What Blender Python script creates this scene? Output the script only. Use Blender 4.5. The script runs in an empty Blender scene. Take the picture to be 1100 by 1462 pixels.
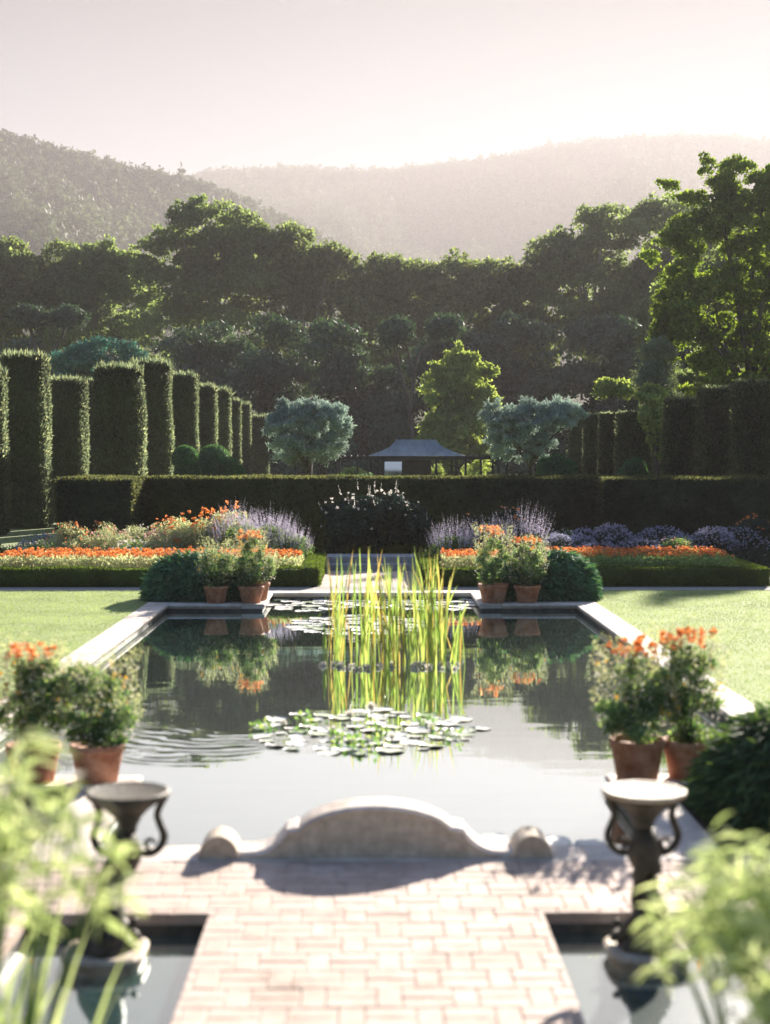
import bpy, math, random
import numpy as np
from mathutils import Vector, Matrix
PI = math.pi
random.seed(7)
RS = np.random.RandomState
sc = bpy.context.scene
COL = sc.collection

# ------------------------------------------------------------------ camera
F = 2088.6
CAM = Vector((-0.036, 0.0, 2.5))
ROT = Matrix.Rotation(math.radians(-0.603), 3, 'Z') @ Matrix.Rotation(math.radians(90 - 2.17), 3, 'X')
cd = bpy.data.cameras.new('camera'); cam = bpy.data.objects.new('camera', cd); COL.objects.link(cam)
cam.location = CAM; cam.rotation_euler = (math.radians(90 - 2.17), 0, math.radians(-0.603))
cd.sensor_fit = 'VERTICAL'; cd.sensor_height = 56; cd.sensor_width = 42; cd.lens = 80
cd.clip_start = 0.1; cd.clip_end = 6000
cd.dof.use_dof = True; cd.dof.focus_distance = 52; cd.dof.aperture_fstop = 2.1; cd.dof.aperture_blades = 0
sc.camera = cam

def at(px, py, Y):
    d = ROT @ Vector(((px - 550) / F, (731 - py) / F, -1))
    return CAM + d * (Y / d.y)
def WX(px, Y): return at(px, 652, Y).x
def WZ(py, Y): return at(540, py, Y).z

# ------------------------------------------------------------------ light
AZ, EL = math.radians(22), math.radians(21.5)
sdir = Vector((math.sin(AZ) * math.cos(EL), math.cos(AZ) * math.cos(EL), math.sin(EL)))
ld = bpy.data.lights.new('sun', 'SUN'); ld.energy = 5.0; ld.angle = math.radians(0.6); ld.color = (1, .90, .78)
lo = bpy.data.objects.new('sun', ld); COL.objects.link(lo); lo.rotation_euler = sdir.to_track_quat('Z', 'Y').to_euler()
lo.location = (20, 20, 30)
wd = bpy.data.worlds.new('World'); sc.world = wd; wd.use_nodes = True
nt = wd.node_tree; bg = nt.nodes['Background']
sky = nt.nodes.new('ShaderNodeTexSky'); sky.sky_type = 'NISHITA'; sky.sun_disc = False
sky.sun_elevation = EL; sky.sun_rotation = AZ; sky.altitude = 100; sky.air_density = 1.0; sky.dust_density = 1.2; sky.ozone_density = 1.0
hs = nt.nodes.new('ShaderNodeHueSaturation'); hs.inputs['Saturation'].default_value = 1.25; hs.inputs['Value'].default_value = 1.0
nt.links.new(sky.outputs[0], hs.inputs['Color'])
sp_ = nt.nodes.new('ShaderNodeSeparateColor'); cb_ = nt.nodes.new('ShaderNodeCombineColor'); nt.links.new(hs.outputs[0], sp_.inputs[0])
for i_, cap in enumerate((1.3, 1.62, 2.0)):     # soft cap on each channel: the glow round the low sun levels off
    q_ = nt.nodes.new('ShaderNodeMath'); q_.operation = 'SMOOTH_MIN'; q_.inputs[1].default_value = cap; q_.inputs[2].default_value = .6
    nt.links.new(sp_.outputs[i_], q_.inputs[0]); nt.links.new(q_.outputs[0], cb_.inputs[i_])
tc_ = nt.nodes.new('ShaderNodeTexCoord'); sx_ = nt.nodes.new('ShaderNodeSeparateXYZ'); nt.links.new(tc_.outputs['Generated'], sx_.inputs[0])
rr_ = nt.nodes.new('ShaderNodeValToRGB'); e_ = rr_.color_ramp.elements; e_[0].position = .16; e_[0].color = (1, 1, 1, 1); e_[1].position = .33; e_[1].color = (.12, .15, .20, 1)
e3_ = e_.new(.6); e3_.color = (.75, .8, .95, 1)
nt.links.new(sx_.outputs[2], rr_.inputs[0]); mx_ = nt.nodes.new('ShaderNodeMix'); mx_.data_type = 'RGBA'; mx_.blend_type = 'MULTIPLY'; mx_.inputs[0].default_value = 1
nt.links.new(cb_.outputs[0], mx_.inputs[6]); nt.links.new(rr_.outputs[0], mx_.inputs[7]); nt.links.new(mx_.outputs[2], bg.inputs[0]); bg.inputs[1].default_value = 0.05
sc.view_settings.view_transform = 'Standard'; sc.view_settings.look = 'None'
sc.view_settings.exposure = 2.42; sc.view_settings.gamma = 1
cy = sc.cycles
cy.use_denoising = True; cy.max_bounces = 8; cy.diffuse_bounces = 3; cy.glossy_bounces = 3; cy.transmission_bounces = 3
cy.transparent_max_bounces = 4; cy.volume_bounces = 1; cy.caustics_reflective = False; cy.caustics_refractive = False
cy.sample_clamp_indirect = 6

# ------------------------------------------------------------------ materials
def newmat(name):
    m = bpy.data.materials.new(name); m.use_nodes = True
    n = m.node_tree.nodes; l = m.node_tree.links
    return m, n, l, n['Principled BSDF']
def ramp(n, l, src, cols, pos=None):
    r = n.new('ShaderNodeValToRGB'); e = r.color_ramp.elements
    k = len(cols); pos = pos or [i / (k - 1) for i in range(k)]
    while len(e) < k: e.new(0.5)
    for i in range(k): e[i].position = pos[i]; e[i].color = (*cols[i], 1)
    l.new(src, r.inputs[0]); return r.outputs[0]
def noise(n, l, scale, detail=4, rough=.6, coord='Object', vec=None, mapscale=None):
    t = n.new('ShaderNodeTexNoise'); t.inputs['Scale'].default_value = scale; t.inputs['Detail'].default_value = detail
    t.inputs['Roughness'].default_value = rough
    c = n.new('ShaderNodeTexCoord'); src = c.outputs[coord]
    if mapscale:
        mp = n.new('ShaderNodeMapping'); mp.inputs['Scale'].default_value = mapscale; l.new(src, mp.inputs[0]); src = mp.outputs[0]
    l.new(src, t.inputs['Vector']); return t.outputs[0]
def mixc(n, l, a, b, fac, mode='MIX'):
    m = n.new('ShaderNodeMix'); m.data_type = 'RGBA'; m.blend_type = mode
    for i, v in ((0, fac), (6, a), (7, b)):
        if isinstance(v, (int, float)): m.inputs[i].default_value = v
        elif isinstance(v, tuple): m.inputs[i].default_value = (*v, 1)
        else: l.new(v, m.inputs[i])
    return m.outputs[2]
def leafmat(name, cols, trans=.35, tcol=None, rough=.7, spec=.12, nscale=.6):
    m, n, l, p = newmat(name)
    g = n.new('ShaderNodeNewGeometry')
    c = ramp(n, l, g.outputs['Random Per Island'], cols)
    nz = noise(n, l, nscale, 3)
    v = ramp(n, l, nz, [(.62, .62, .62), (1.35, 1.35, 1.3)], [.3, .7])
    c = mixc(n, l, c, v, 1.0, 'MULTIPLY')
    l.new(c, p.inputs['Base Color']); p.inputs['Roughness'].default_value = rough
    p.inputs['Specular IOR Level'].default_value = spec
    t = n.new('ShaderNodeBsdfTranslucent')
    tc = mixc(n, l, c, tcol or (1.5, 1.45, .6), 1.0, 'MULTIPLY'); l.new(tc, t.inputs[0])
    mx = n.new('ShaderNodeMixShader'); mx.inputs[0].default_value = trans
    l.new(p.outputs[0], mx.inputs[1]); l.new(t.outputs[0], mx.inputs[2])
    l.new(mx.outputs[0], n['Material Output'].inputs[0])
    return m
def solid(name, c1, c2, scale=6, rough=.7, bump=.3, bscale=None, spec=.3, metal=0, mapscale=None, pos=(.35, .65), island=None):
    m, n, l, p = newmat(name)
    nz = noise(n, l, scale, 6, .65, mapscale=mapscale)
    c = ramp(n, l, nz, [c1, c2], list(pos))
    if island:
        g = n.new('ShaderNodeNewGeometry')
        v = ramp(n, l, g.outputs['Random Per Island'], island)
        c = mixc(n, l, c, v, 1.0, 'MULTIPLY')
    if name in ('pale_brick', 'pale_stone', 'terracotta'):
        c = mixc(n, l, c, ramp(n, l, noise(n, l, 1.7, 7, .7), [(.74, .73, .70), (1.03, 1.03, 1.03)], [.34, .52]), 1.0, 'MULTIPLY')
    l.new(c, p.inputs['Base Color']); p.inputs['Roughness'].default_value = rough; p.inputs['Metallic'].default_value = metal
    p.inputs['Specular IOR Level'].default_value = spec
    if bump:
        b = n.new('ShaderNodeBump'); b.inputs['Strength'].default_value = bump; b.inputs['Distance'].default_value = .02
        l.new(noise(n, l, bscale or scale * 5, 5), b.inputs['Height']); l.new(b.outputs[0], p.inputs['Normal'])
    return m

M = {}
M['oak'] = leafmat('oak_leaves', [(.064, .108, .066), (.084, .132, .078), (.115, .165, .095)], .48, tcol=(3.6, 3.1, 1.5), nscale=.12)
M['oak_light'] = leafmat('oak_leaves_light', [(.045, .08, .045), (.07, .11, .058), (.11, .15, .08)], .5, tcol=(3.8, 3.2, 1.7), nscale=.15)
M['under'] = leafmat('understorey_leaves', [(.040, .086, .070), (.055, .105, .085), (.074, .125, .10)], .2, nscale=.2)
M['maple'] = leafmat('maple_leaves', [(.09, .15, .04), (.15, .22, .06), (.24, .30, .09)], .5, tcol=(1.5, 1.5, .5), nscale=.3)
M['lime'] = leafmat('lime_leaves', [(.17, .24, .11), (.25, .33, .15), (.35, .42, .20)], .5, nscale=.5)
M['teal'] = leafmat('blue_cedar_leaves', [(.05, .15, .13), (.08, .21, .18), (.14, .30, .25)], .25, tcol=(1, 1.2, 1), nscale=.5)
M['olive'] = leafmat('olive_leaves', [(.25, .32, .31), (.33, .41, .40), (.45, .53, .52)], .3, tcol=(1, 1.1, .9), nscale=.6)
M['greygreen'] = leafmat('grey_green_leaves', [(.12, .17, .14), (.18, .24, .20)], .25, nscale=.5)
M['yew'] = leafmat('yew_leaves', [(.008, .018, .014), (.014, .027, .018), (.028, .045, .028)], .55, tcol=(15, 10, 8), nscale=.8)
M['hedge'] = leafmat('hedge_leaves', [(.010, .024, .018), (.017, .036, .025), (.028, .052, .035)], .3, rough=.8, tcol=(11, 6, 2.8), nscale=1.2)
M['juniper_dark'] = leafmat('dark_juniper_leaves', [(.028, .06, .035), (.055, .11, .055), (.11, .18, .08)], .25, tcol=(1.8, 1.7, .7), nscale=3)
M['box'] = leafmat('box_leaves', [(.05, .09, .025), (.08, .13, .035), (.13, .18, .05)], .35, nscale=1.5)
M['topiary'] = leafmat('topiary_leaves', [(.035, .10, .065), (.06, .15, .09), (.11, .22, .13)], .4, nscale=1)
M['juniper'] = leafmat('juniper_leaves', [(.03, .10, .07), (.07, .18, .12), (.15, .30, .19)], .18, tcol=(1.6, 1.6, .7), nscale=3)
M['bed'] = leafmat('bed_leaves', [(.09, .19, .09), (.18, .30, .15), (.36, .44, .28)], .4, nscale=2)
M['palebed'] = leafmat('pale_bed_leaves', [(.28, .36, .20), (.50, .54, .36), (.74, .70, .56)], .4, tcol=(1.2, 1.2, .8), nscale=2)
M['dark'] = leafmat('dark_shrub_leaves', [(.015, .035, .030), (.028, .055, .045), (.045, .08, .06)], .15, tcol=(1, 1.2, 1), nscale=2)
M['pot_leaf'] = leafmat('potted_leaves', [(.06, .14, .08), (.13, .24, .14), (.36, .45, .29)], .5, nscale=4)
M['reed'] = leafmat('reed_blades', [(.20, .34, .11), (.34, .46, .17), (.46, .53, .22), (.52, .52, .26), (.42, .27, .11)], .5, tcol=(1.25, 1.25, .7), rough=.5, nscale=1.5)
M['near'] = leafmat('foreground_leaves', [(.34, .42, .22), (.46, .53, .32), (.64, .67, .50)], .45, tcol=(1.25, 1.3, .85), nscale=3)
M['orange'] = leafmat('orange_petals', [(.62, .20, .06), (.74, .32, .11), (.80, .50, .28)], .4, tcol=(1.2, .9, .6), nscale=3)
M['peach'] = leafmat('peach_petals', [(.80, .28, .10), (.85, .42, .22), (.85, .60, .40)], .4, tcol=(1.2, 1, .7), nscale=3)
M['yellow'] = leafmat('yellow_petals', [(.80, .50, .04), (.85, .62, .10)], .4, tcol=(1.2, 1, .5), nscale=3)
M['lavender'] = leafmat('lavender_petals', [(.40, .36, .52), (.56, .52, .66), (.74, .70, .78)], .3, tcol=(1, 1, 1), nscale=3)
M['aster'] = leafmat('aster_petals', [(.34, .34, .54), (.50, .50, .68), (.68, .68, .80)], .3, tcol=(1, 1, 1), nscale=3)
M['white'] = leafmat('white_petals', [(.75, .72, .66), (.85, .82, .78)], .4, tcol=(1, 1, 1), nscale=3)
M['pink'] = leafmat('pink_petals', [(.75, .30, .30), (.80, .50, .45), (.8, .65, .6)], .4, tcol=(1, 1, 1), nscale=3)
M['bark'] = solid('bark', (.05, .042, .036), (.13, .12, .11), 3, .85, .5, mapscale=(1, 1, .25))
M['palebark'] = solid('pale_bark', (.16, .15, .14), (.34, .33, .31), 2, .85, .4, mapscale=(1, 1, .3))
M['stem'] = solid('green_stem', (.06, .12, .03), (.12, .2, .05), 8, .6, 0)
M['terracotta'] = solid('terracotta', (.36, .13, .065), (.54, .30, .20), 7, .75, .25, 60)
M['soil'] = solid('soil', (.02, .014, .01), (.05, .035, .025), 30, .95, .5)
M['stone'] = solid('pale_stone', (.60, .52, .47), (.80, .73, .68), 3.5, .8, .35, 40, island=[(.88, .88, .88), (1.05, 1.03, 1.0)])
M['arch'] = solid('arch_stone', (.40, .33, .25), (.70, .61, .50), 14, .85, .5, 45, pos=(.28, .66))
M['darkstone'] = solid('wet_stone', (.05, .05, .045), (.14, .135, .12), 6, .6, .4, 40)
M['brick'] = solid('pale_brick', (.49, .385, .33), (.61, .50, .44), 9, .8, .3, 70, island=[(.95, .92, .91), (1.0, .99, .98), (1.05, 1.06, 1.07)])
M['mortar'] = solid('mortar', (.50, .41, .36), (.58, .49, .44), 20, .9, .3)
M['statue'] = solid('weathered_bronze', (.022, .022, .020), (.085, .068, .042), 11, .55, .5, 50, spec=.45, pos=(.35, .75))
M['basin'] = solid('pale_plinth_lit_rim', (.35, .27, .18), (.62, .54, .44), 12, .6, .3, 50)
M['slate'] = solid('slate_roof', (.20, .25, .30), (.32, .38, .44), 3, .55, .2, mapscale=(1, .3, .3))
M['timber'] = solid('dark_timber', (.012, .015, .018), (.03, .034, .04), 5, .6, .2)
def m_glass():
    m, n, l, p = newmat('glass_pane'); p.inputs['Metallic'].default_value = 1; p.inputs['Base Color'].default_value = (.8, .78, .8, 1); p.inputs['Roughness'].default_value = .04; return m
M['glasspane'] = m_glass()
M['panel'] = solid('white_panel', (.62, .60, .60), (.72, .70, .70), .8, .6, 0)
M['panelgreen'] = solid('green_panel', (.16, .20, .14), (.30, .34, .27), 2.5, .6, 0)
M['gravel'] = solid('gravel', (.26, .25, .24), (.45, .43, .41), 60, .9, .5)
M['earth'] = solid('earth', (.035, .03, .02), (.07, .055, .035), 4, .95, .4)
M['riser'] = solid('step_stone', (.26, .28, .30), (.40, .41, .43), 5, .8, .3)

def m_ground():
    m, n, l, p = newmat('grass_ground')
    nz = noise(n, l, .35, 6); c = ramp(n, l, nz, [(.10, .14, .035), (.17, .21, .06)], [.35, .65])
    l.new(c, p.inputs['Base Color']); p.inputs['Roughness'].default_value = .9; return m
M['ground'] = m_ground()
def m_lawn():
    m, n, l, p = newmat('lawn_turf')
    nz = noise(n, l, 1.2, 5); c = ramp(n, l, nz, [(.25, .32, .14), (.34, .40, .20)], [.35, .65])
    n2 = noise(n, l, 45, 3); c = mixc(n, l, c, ramp(n, l, n2, [(.88, .9, .85), (1.1, 1.08, 1.06)], [.3, .7]), 1., 'MULTIPLY')
    l.new(c, p.inputs['Base Color']); p.inputs['Roughness'].default_value = .9; p.inputs['Specular IOR Level'].default_value = .1
    b = n.new('ShaderNodeBump'); b.inputs['Strength'].default_value = .5; b.inputs['Distance'].default_value = .02
    l.new(n2, b.inputs['Height']); l.new(b.outputs[0], p.inputs['Normal']); return m
M['lawn'] = m_lawn()
M['grass'] = leafmat('grass_blades', [(.27, .34, .15), (.32, .39, .18), (.38, .43, .22)], .4, tcol=(1.15, 1.2, .85), nscale=1)
def m_water():
    m, n, l, p = newmat('pond_water')
    p.inputs['Base Color'].default_value = (.06, .13, .12, 1); p.inputs['Roughness'].default_value = .25
    g = n.new('ShaderNodeBsdfGlossy'); g.inputs['Roughness'].default_value = .015; g.inputs['Color'].default_value = (.90, .97, .98, 1)
    fr = n.new('ShaderNodeLayerWeight'); fr.inputs[0].default_value = .5
    f = ramp(n, l, fr.outputs['Facing'], [(.05,) * 3, (.5,) * 3, (.93,) * 3, (.93,) * 3], [0, .56, .76, 1])
    # long soft swell plus fine wavelets, stronger in one patch at the near left
    tc = n.new('ShaderNodeTexCoord')
    w = noise(n, l, 1.1, 2, .5, mapscale=(1, 3.0, 1))
    rp = n.new('ShaderNodeTexWave'); rp.wave_type = 'RINGS'; rp.rings_direction = 'Z'; rp.inputs['Scale'].default_value = 1.7
    rp.inputs['Distortion'].default_value = 14; rp.inputs['Detail'].default_value = 2; rp.inputs['Detail Scale'].default_value = .5
    mp = n.new('ShaderNodeMapping'); mp.inputs['Location'].default_value = (1.2, -15.2, 0)
    l.new(tc.outputs['Object'], mp.inputs[0]); l.new(mp.outputs[0], rp.inputs['Vector'])
    def patch(cx, cy, r):
        d = n.new('ShaderNodeVectorMath'); d.operation = 'DISTANCE'; l.new(tc.outputs['Object'], d.inputs[0]); d.inputs[1].default_value = (cx, cy, 0)
        mr = n.new('ShaderNodeMapRange'); mr.inputs[1].default_value = r; mr.inputs[2].default_value = r * .35; mr.interpolation_type = 'SMOOTHSTEP'
        l.new(d.outputs['Value'], mr.inputs[0]); return mr.outputs[0]
    mu = n.new('ShaderNodeMath'); mu.operation = 'MULTIPLY'; l.new(rp.outputs['Color'], mu.inputs[0]); l.new(patch(-1.9, 13.2, 1.1), mu.inputs[1])
    sm = n.new('ShaderNodeMath'); sm.operation = 'MULTIPLY_ADD'; l.new(w, sm.inputs[0]); sm.inputs[1].default_value = .26; m3 = n.new('ShaderNodeMath'); m3.operation = 'MULTIPLY'; l.new(mu.outputs[0], m3.inputs[0]); l.new(ramp(n, l, noise(n, l, 2.3, 2), [(0, 0, 0), (1, 1, 1)], [.38, .66]), m3.inputs[1]); l.new(m3.outputs[0], sm.inputs[2])
    b = n.new('ShaderNodeBump'); b.inputs['Strength'].default_value = 1; b.inputs['Distance'].default_value = .0045
    l.new(sm.outputs[0], b.inputs['Height']); l.new(b.outputs[0], g.inputs['Normal'])
    mx = n.new('ShaderNodeMixShader'); l.new(f, mx.inputs[0]); l.new(p.outputs[0], mx.inputs[1]); l.new(g.outputs[0], mx.inputs[2])
    l.new(mx.outputs[0], n['Material Output'].inputs[0]); return m
M['water'] = m_water()
def m_hill(name, a, b):
    m, n, l, p = newmat(name); c = ramp(n, l, noise(n, l, .012, 6), [a, b], [.35, .65])
    l.new(c, p.inputs['Base Color']); p.inputs['Roughness'].default_value = 1; p.inputs['Specular IOR Level'].default_value = 0; return m
M['hill'] = m_hill('forest_floor', (.04, .05, .03), (.08, .085, .05))
M['conifer'] = leafmat('conifer_leaves', [(.045, .07, .055), (.055, .08, .06), (.07, .092, .066)], .25, tcol=(2, 1.9, 1), nscale=.01)
def m_pad():
    m, n, l, p = newmat('lily_pad')
    g = n.new('ShaderNodeNewGeometry'); oi = n.new('ShaderNodeObjectInfo')
    c = ramp(n, l, oi.outputs['Random'], [(.20, .32, .12), (.68, .70, .62), (.82, .82, .78), (.86, .84, .81)], [0, .16, .6, 1])  # near-white tones paint the glare of sky and sun on the pads
    l.new(c, p.inputs['Base Color']); p.inputs['Roughness'].default_value = .35; p.inputs['Specular IOR Level'].default_value = .5; pass
    return m
M['pad'] = m_pad()

# ------------------------------------------------------------------ mesh helpers
def link(name, me, mat=None, parent=None):
    o = bpy.data.objects.new(name, me); COL.objects.link(o)
    if mat is not None:
        for k in (mat if isinstance(mat, (list, tuple)) else [mat]): me.materials.append(M[k] if isinstance(k, str) else k)
    if parent: o.parent = parent
    return o
def np_mesh(name, V, Q, mat=None, parent=None, smooth=False, mi=None):
    V = np.asarray(V, np.float32); Q = np.asarray(Q, np.int32)
    me = bpy.data.meshes.new(name); n, k = Q.shape
    me.vertices.add(len(V)); me.vertices.foreach_set('co', V.ravel())
    me.loops.add(n * k); me.polygons.add(n)
    me.loops.foreach_set('vertex_index', Q.ravel())
    me.polygons.foreach_set('loop_start', np.arange(0, n * k, k, dtype=np.int32))
    me.polygons.foreach_set('loop_total', np.full(n, k, np.int32))
    if smooth: me.polygons.foreach_set('use_smooth', np.ones(n, bool))
    if mi is not None: me.polygons.foreach_set('material_index', np.asarray(mi, np.int32))
    me.update(calc_edges=True)
    return link(name, me, mat, parent)
def tag(o, label=None, cat=None, group=None, kind=None):
    if label: o['label'] = label
    if cat: o['category'] = cat
    if group: o['group'] = group
    if kind: o['kind'] = kind
    return o
def thing(name, label, cat, loc=(0, 0, 0), group=None, rz=0):
    o = bpy.data.objects.new(name, None); COL.objects.link(o); o.location = loc; o.rotation_euler = (0, 0, rz)
    o.empty_display_size = .2
    return tag(o, label, cat, group)
def structure(o, label=None, cat=None): return tag(o, label, cat, None, 'structure')

class MB:
    def __init__(s): s.v = []; s.f = []
    def add(s, V, Fc):
        b = len(s.v); s.v += [tuple(x) for x in V]; s.f += [tuple(i + b for i in f) for f in Fc]; return s
    def box(s, x0, x1, y0, y1, z0, z1, bev=0):
        V = [(x0, y0, z0), (x1, y0, z0), (x1, y1, z0), (x0, y1, z0)]
        if bev:
            b = bev
            V += [(x0, y0, z1 - b), (x1, y0, z1 - b), (x1, y1, z1 - b), (x0, y1, z1 - b)]
            V += [(x0 + b, y0 + b, z1), (x1 - b, y0 + b, z1), (x1 - b, y1 - b, z1), (x0 + b, y1 - b, z1)]
            Fc = [(3, 2, 1, 0), (8, 9, 10, 11)]
            for i in range(4):
                j = (i + 1) % 4; Fc += [(i, j, 4 + j, 4 + i), (4 + i, 4 + j, 8 + j, 8 + i)]
            return s.add(V, Fc)
        V += [(x0, y0, z1), (x1, y0, z1), (x1, y1, z1), (x0, y1, z1)]
        return s.add(V, [(3, 2, 1, 0), (4, 5, 6, 7), (0, 1, 5, 4), (1, 2, 6, 5), (2, 3, 7, 6), (3, 0, 4, 7)])
    def lathe(s, prof, n=32, c=(0, 0, 0), rib=0, ribn=12):
        V = []; Fc = []
        for r, z in prof:
            for i in range(n):
                a = 2 * PI * i / n; rr = r * (1 + rib * math.cos(ribn * a)); V.append((c[0] + rr * math.cos(a), c[1] + rr * math.sin(a), c[2] + z))
        for k in range(len(prof) - 1):
            for i in range(n):
                j = (i + 1) % n; Fc.append((k * n + i, k * n + j, (k + 1) * n + j, (k + 1) * n + i))
        Fc.append(tuple(range(n - 1, -1, -1))); Fc.append(tuple((len(prof) - 1) * n + i for i in range(n)))
        return s.add(V, Fc)
    def tube(s, pts, rad, n=8):
        pts = [Vector(p) for p in pts]; V = []; Fc = []
        if not isinstance(rad, (list, tuple)): rad = [rad] * len(pts)
        up = Vector((.13, .27, .95))
        for k, p in enumerate(pts):
            t = (pts[min(k + 1, len(pts) - 1)] - pts[max(k - 1, 0)]).normalized()
            a = t.cross(up)
            if a.length < .05: a = t.cross(Vector((1, 0, 0)))
            a.normalize(); b = t.cross(a).normalized()
            for i in range(n):
                an = 2 * PI * i / n; V.append(p + (a * math.cos(an) + b * math.sin(an)) * rad[k])
        for k in range(len(pts) - 1):
            for i in range(n):
                j = (i + 1) % n; Fc.append((k * n + i, k * n + j, (k + 1) * n + j, (k + 1) * n + i))
        Fc.append(tuple(range(n - 1, -1, -1))); Fc.append(tuple((len(pts) - 1) * n + i for i in range(n)))
        return s.add(V, Fc)
    def build(s, name, mat, parent=None, smooth=False):
        me = bpy.data.meshes.new(name); me.from_pydata(s.v, [], s.f)
        if smooth: me.polygons.foreach_set('use_smooth', [True] * len(me.polygons))
        me.update(); return link(name, me, mat, parent)
def smooth_path(pts, k=5):
    P = [Vector(p) for p in pts]; out = []
    P = [P[0] * 2 - P[1]] + P + [P[-1] * 2 - P[-2]]
    for i in range(1, len(P) - 2):
        for j in range(k):
            t = j / k; a, b, c, d = P[i - 1:i + 3]
            out.append(.5 * ((2 * b) + (c - a) * t + (2 * a - 5 * b + 4 * c - d) * t * t + (3 * b - a - 3 * c + d) * t ** 3))
    out.append(P[-2]); return out

# ------------------------------------------------------------------ foliage helpers
def unit(a): return a / (np.linalg.norm(a, axis=-1, keepdims=True) + 1e-9)
def leaf_arrays(P, A, N, L, W):
    S = unit(np.cross(A, N)); L = np.broadcast_to(L, (len(P),))[:, None]; W = np.broadcast_to(W, (len(P),))[:, None]
    mid = P + A * L * .45
    V = np.stack([P, mid + S * W * .5, P + A * L, mid - S * W * .5], 1).reshape(-1, 3)
    return V, np.arange(len(P) * 4).reshape(-1, 4)
def cat_arrays(parts):
    Vs, Qs = [], []; b = 0
    for V, Q in parts: Vs.append(V); Qs.append(Q + b); b += len(V)
    return np.concatenate(Vs), np.concatenate(Qs)
def sub_blobs(blobs, k, r0, r1, rng, shell=.35, upbias=0.0, zs=.62):
    B = np.asarray(blobs, float); w = (B[:, 3] * B[:, 4] * B[:, 5]) ** .8; idx = rng.choice(len(B), k, p=w / w.sum())
    u = unit(rng.normal(size=(k, 3))); u[:, 2] = np.where(rng.rand(k) < upbias, np.abs(u[:, 2]), u[:, 2])
    r = shell + (1 - shell) * rng.rand(k) ** .5
    C = B[idx, :3] + u * B[idx, 3:6] * r[:, None] * .92
    R = r0 + (r1 - r0) * rng.rand(k)
    return np.column_stack([C, R, R, R * zs])
def blob_leaves(blobs, n, L, W, rng, rin=.55, out=.5, up=.2, upper=.3, nj=.4, co=.8):
    B = np.asarray(blobs, float); w = (B[:, 3] * B[:, 4]); idx = rng.choice(len(B), n, p=w / w.sum())
    u = unit(rng.normal(size=(n, 3))); fl = (rng.rand(n) < upper); u[:, 2] = np.where(fl, np.abs(u[:, 2]), u[:, 2])
    r = rin + (1.06 - rin) * rng.rand(n) ** .7
    P = B[idx, :3] + u * B[idx, 3:6] * r[:, None]
    A = unit(u * out + rng.normal(size=(n, 3)) * .6 + np.array([0, 0, up]))
    N = unit(u * np.array([1, 1, 1.3]) + rng.normal(size=(n, 3)) * nj)
    A = unit(A - co * (A * N).sum(1, keepdims=True) * N)
    return leaf_arrays(P, A, N, L * (.6 + .8 * rng.rand(n)), W * (.6 + .8 * rng.rand(n)))
def pompons(P, r, k, rng, flat=.5, up=.4):
    n = len(P); C = np.repeat(P, k, 0); u = unit(rng.normal(size=(n * k, 3)) * np.array([1, 1, flat]) + np.array([0, 0, up]))
    A = u; N = unit(np.array([0, 0, 1.]) + rng.normal(size=(n * k, 3)) * .4)
    rr = np.repeat(np.broadcast_to(r, (n,)), k)
    return leaf_arrays(C, A, N, rr * (.8 + .4 * rng.rand(n * k)), rr * .75)
FM = {}
def blooms(parent, P, r, k, mat, name='flower'):
    rng = RS(int(abs(P[0][0]) * 1000) % 9999 + len(P))
    P = np.asarray(P); r = np.broadcast_to(r, (len(P),))
    if (mat, k) not in FM:
        FM[(mat, k)] = []
        for i in range(3):
            V, Q = pompons(np.zeros((1, 3)), 1.0, k, rng, .7, .35); o = np_mesh(name, V, Q, mat); FM[(mat, k)].append(o.data); bpy.data.objects.remove(o)
    for p, q in zip(P, r):
        o = bpy.data.objects.new(name, FM[(mat, k)][rng.randint(3)]); COL.objects.link(o); o.parent = parent
        o.location = p; q = q * (.75 + .5 * rng.rand()); o.scale = (q, q, q); o.rotation_euler = (rng.normal() * .25, rng.normal() * .25, rng.rand() * 6.28)
def blades(P, H, W, lean, curve, rng, seg=5):
    n = len(P); a = rng.rand(n) * 2 * PI; d = np.stack([np.cos(a), np.sin(a), np.zeros(n)], 1)
    b = rng.rand(n) * PI; s = np.stack([np.cos(b), np.sin(b), np.zeros(n)], 1)
    H = np.broadcast_to(H, (n,)); W = np.broadcast_to(W, (n,)); lean = np.broadcast_to(lean, (n,)); curve = np.broadcast_to(curve, (n,))
    rows = []
    for i in range(seg + 1):
        t = i / seg; off = (lean * t + curve * t ** 3) * H; z = H * t * (1 - .3 * (np.abs(curve)) * t)
        c = P + d * off[:, None] + np.array([0, 0, 1.]) * z[:, None]
        w = W * (1 - t ** 4.5) * (.55 + .75 * t) * .5 + .0005
        rows.append(c - s * w[:, None]); rows.append(c + s * w[:, None])
    V = np.stack(rows, 1); m = 2 * (seg + 1)
    q = np.array([[2 * i, 2 * i + 1, 2 * i + 3, 2 * i + 2] for i in range(seg)])
    Q = (np.arange(n)[:, None, None] * m + q[None]).reshape(-1, 4)
    return V.reshape(-1, 3), Q

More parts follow.
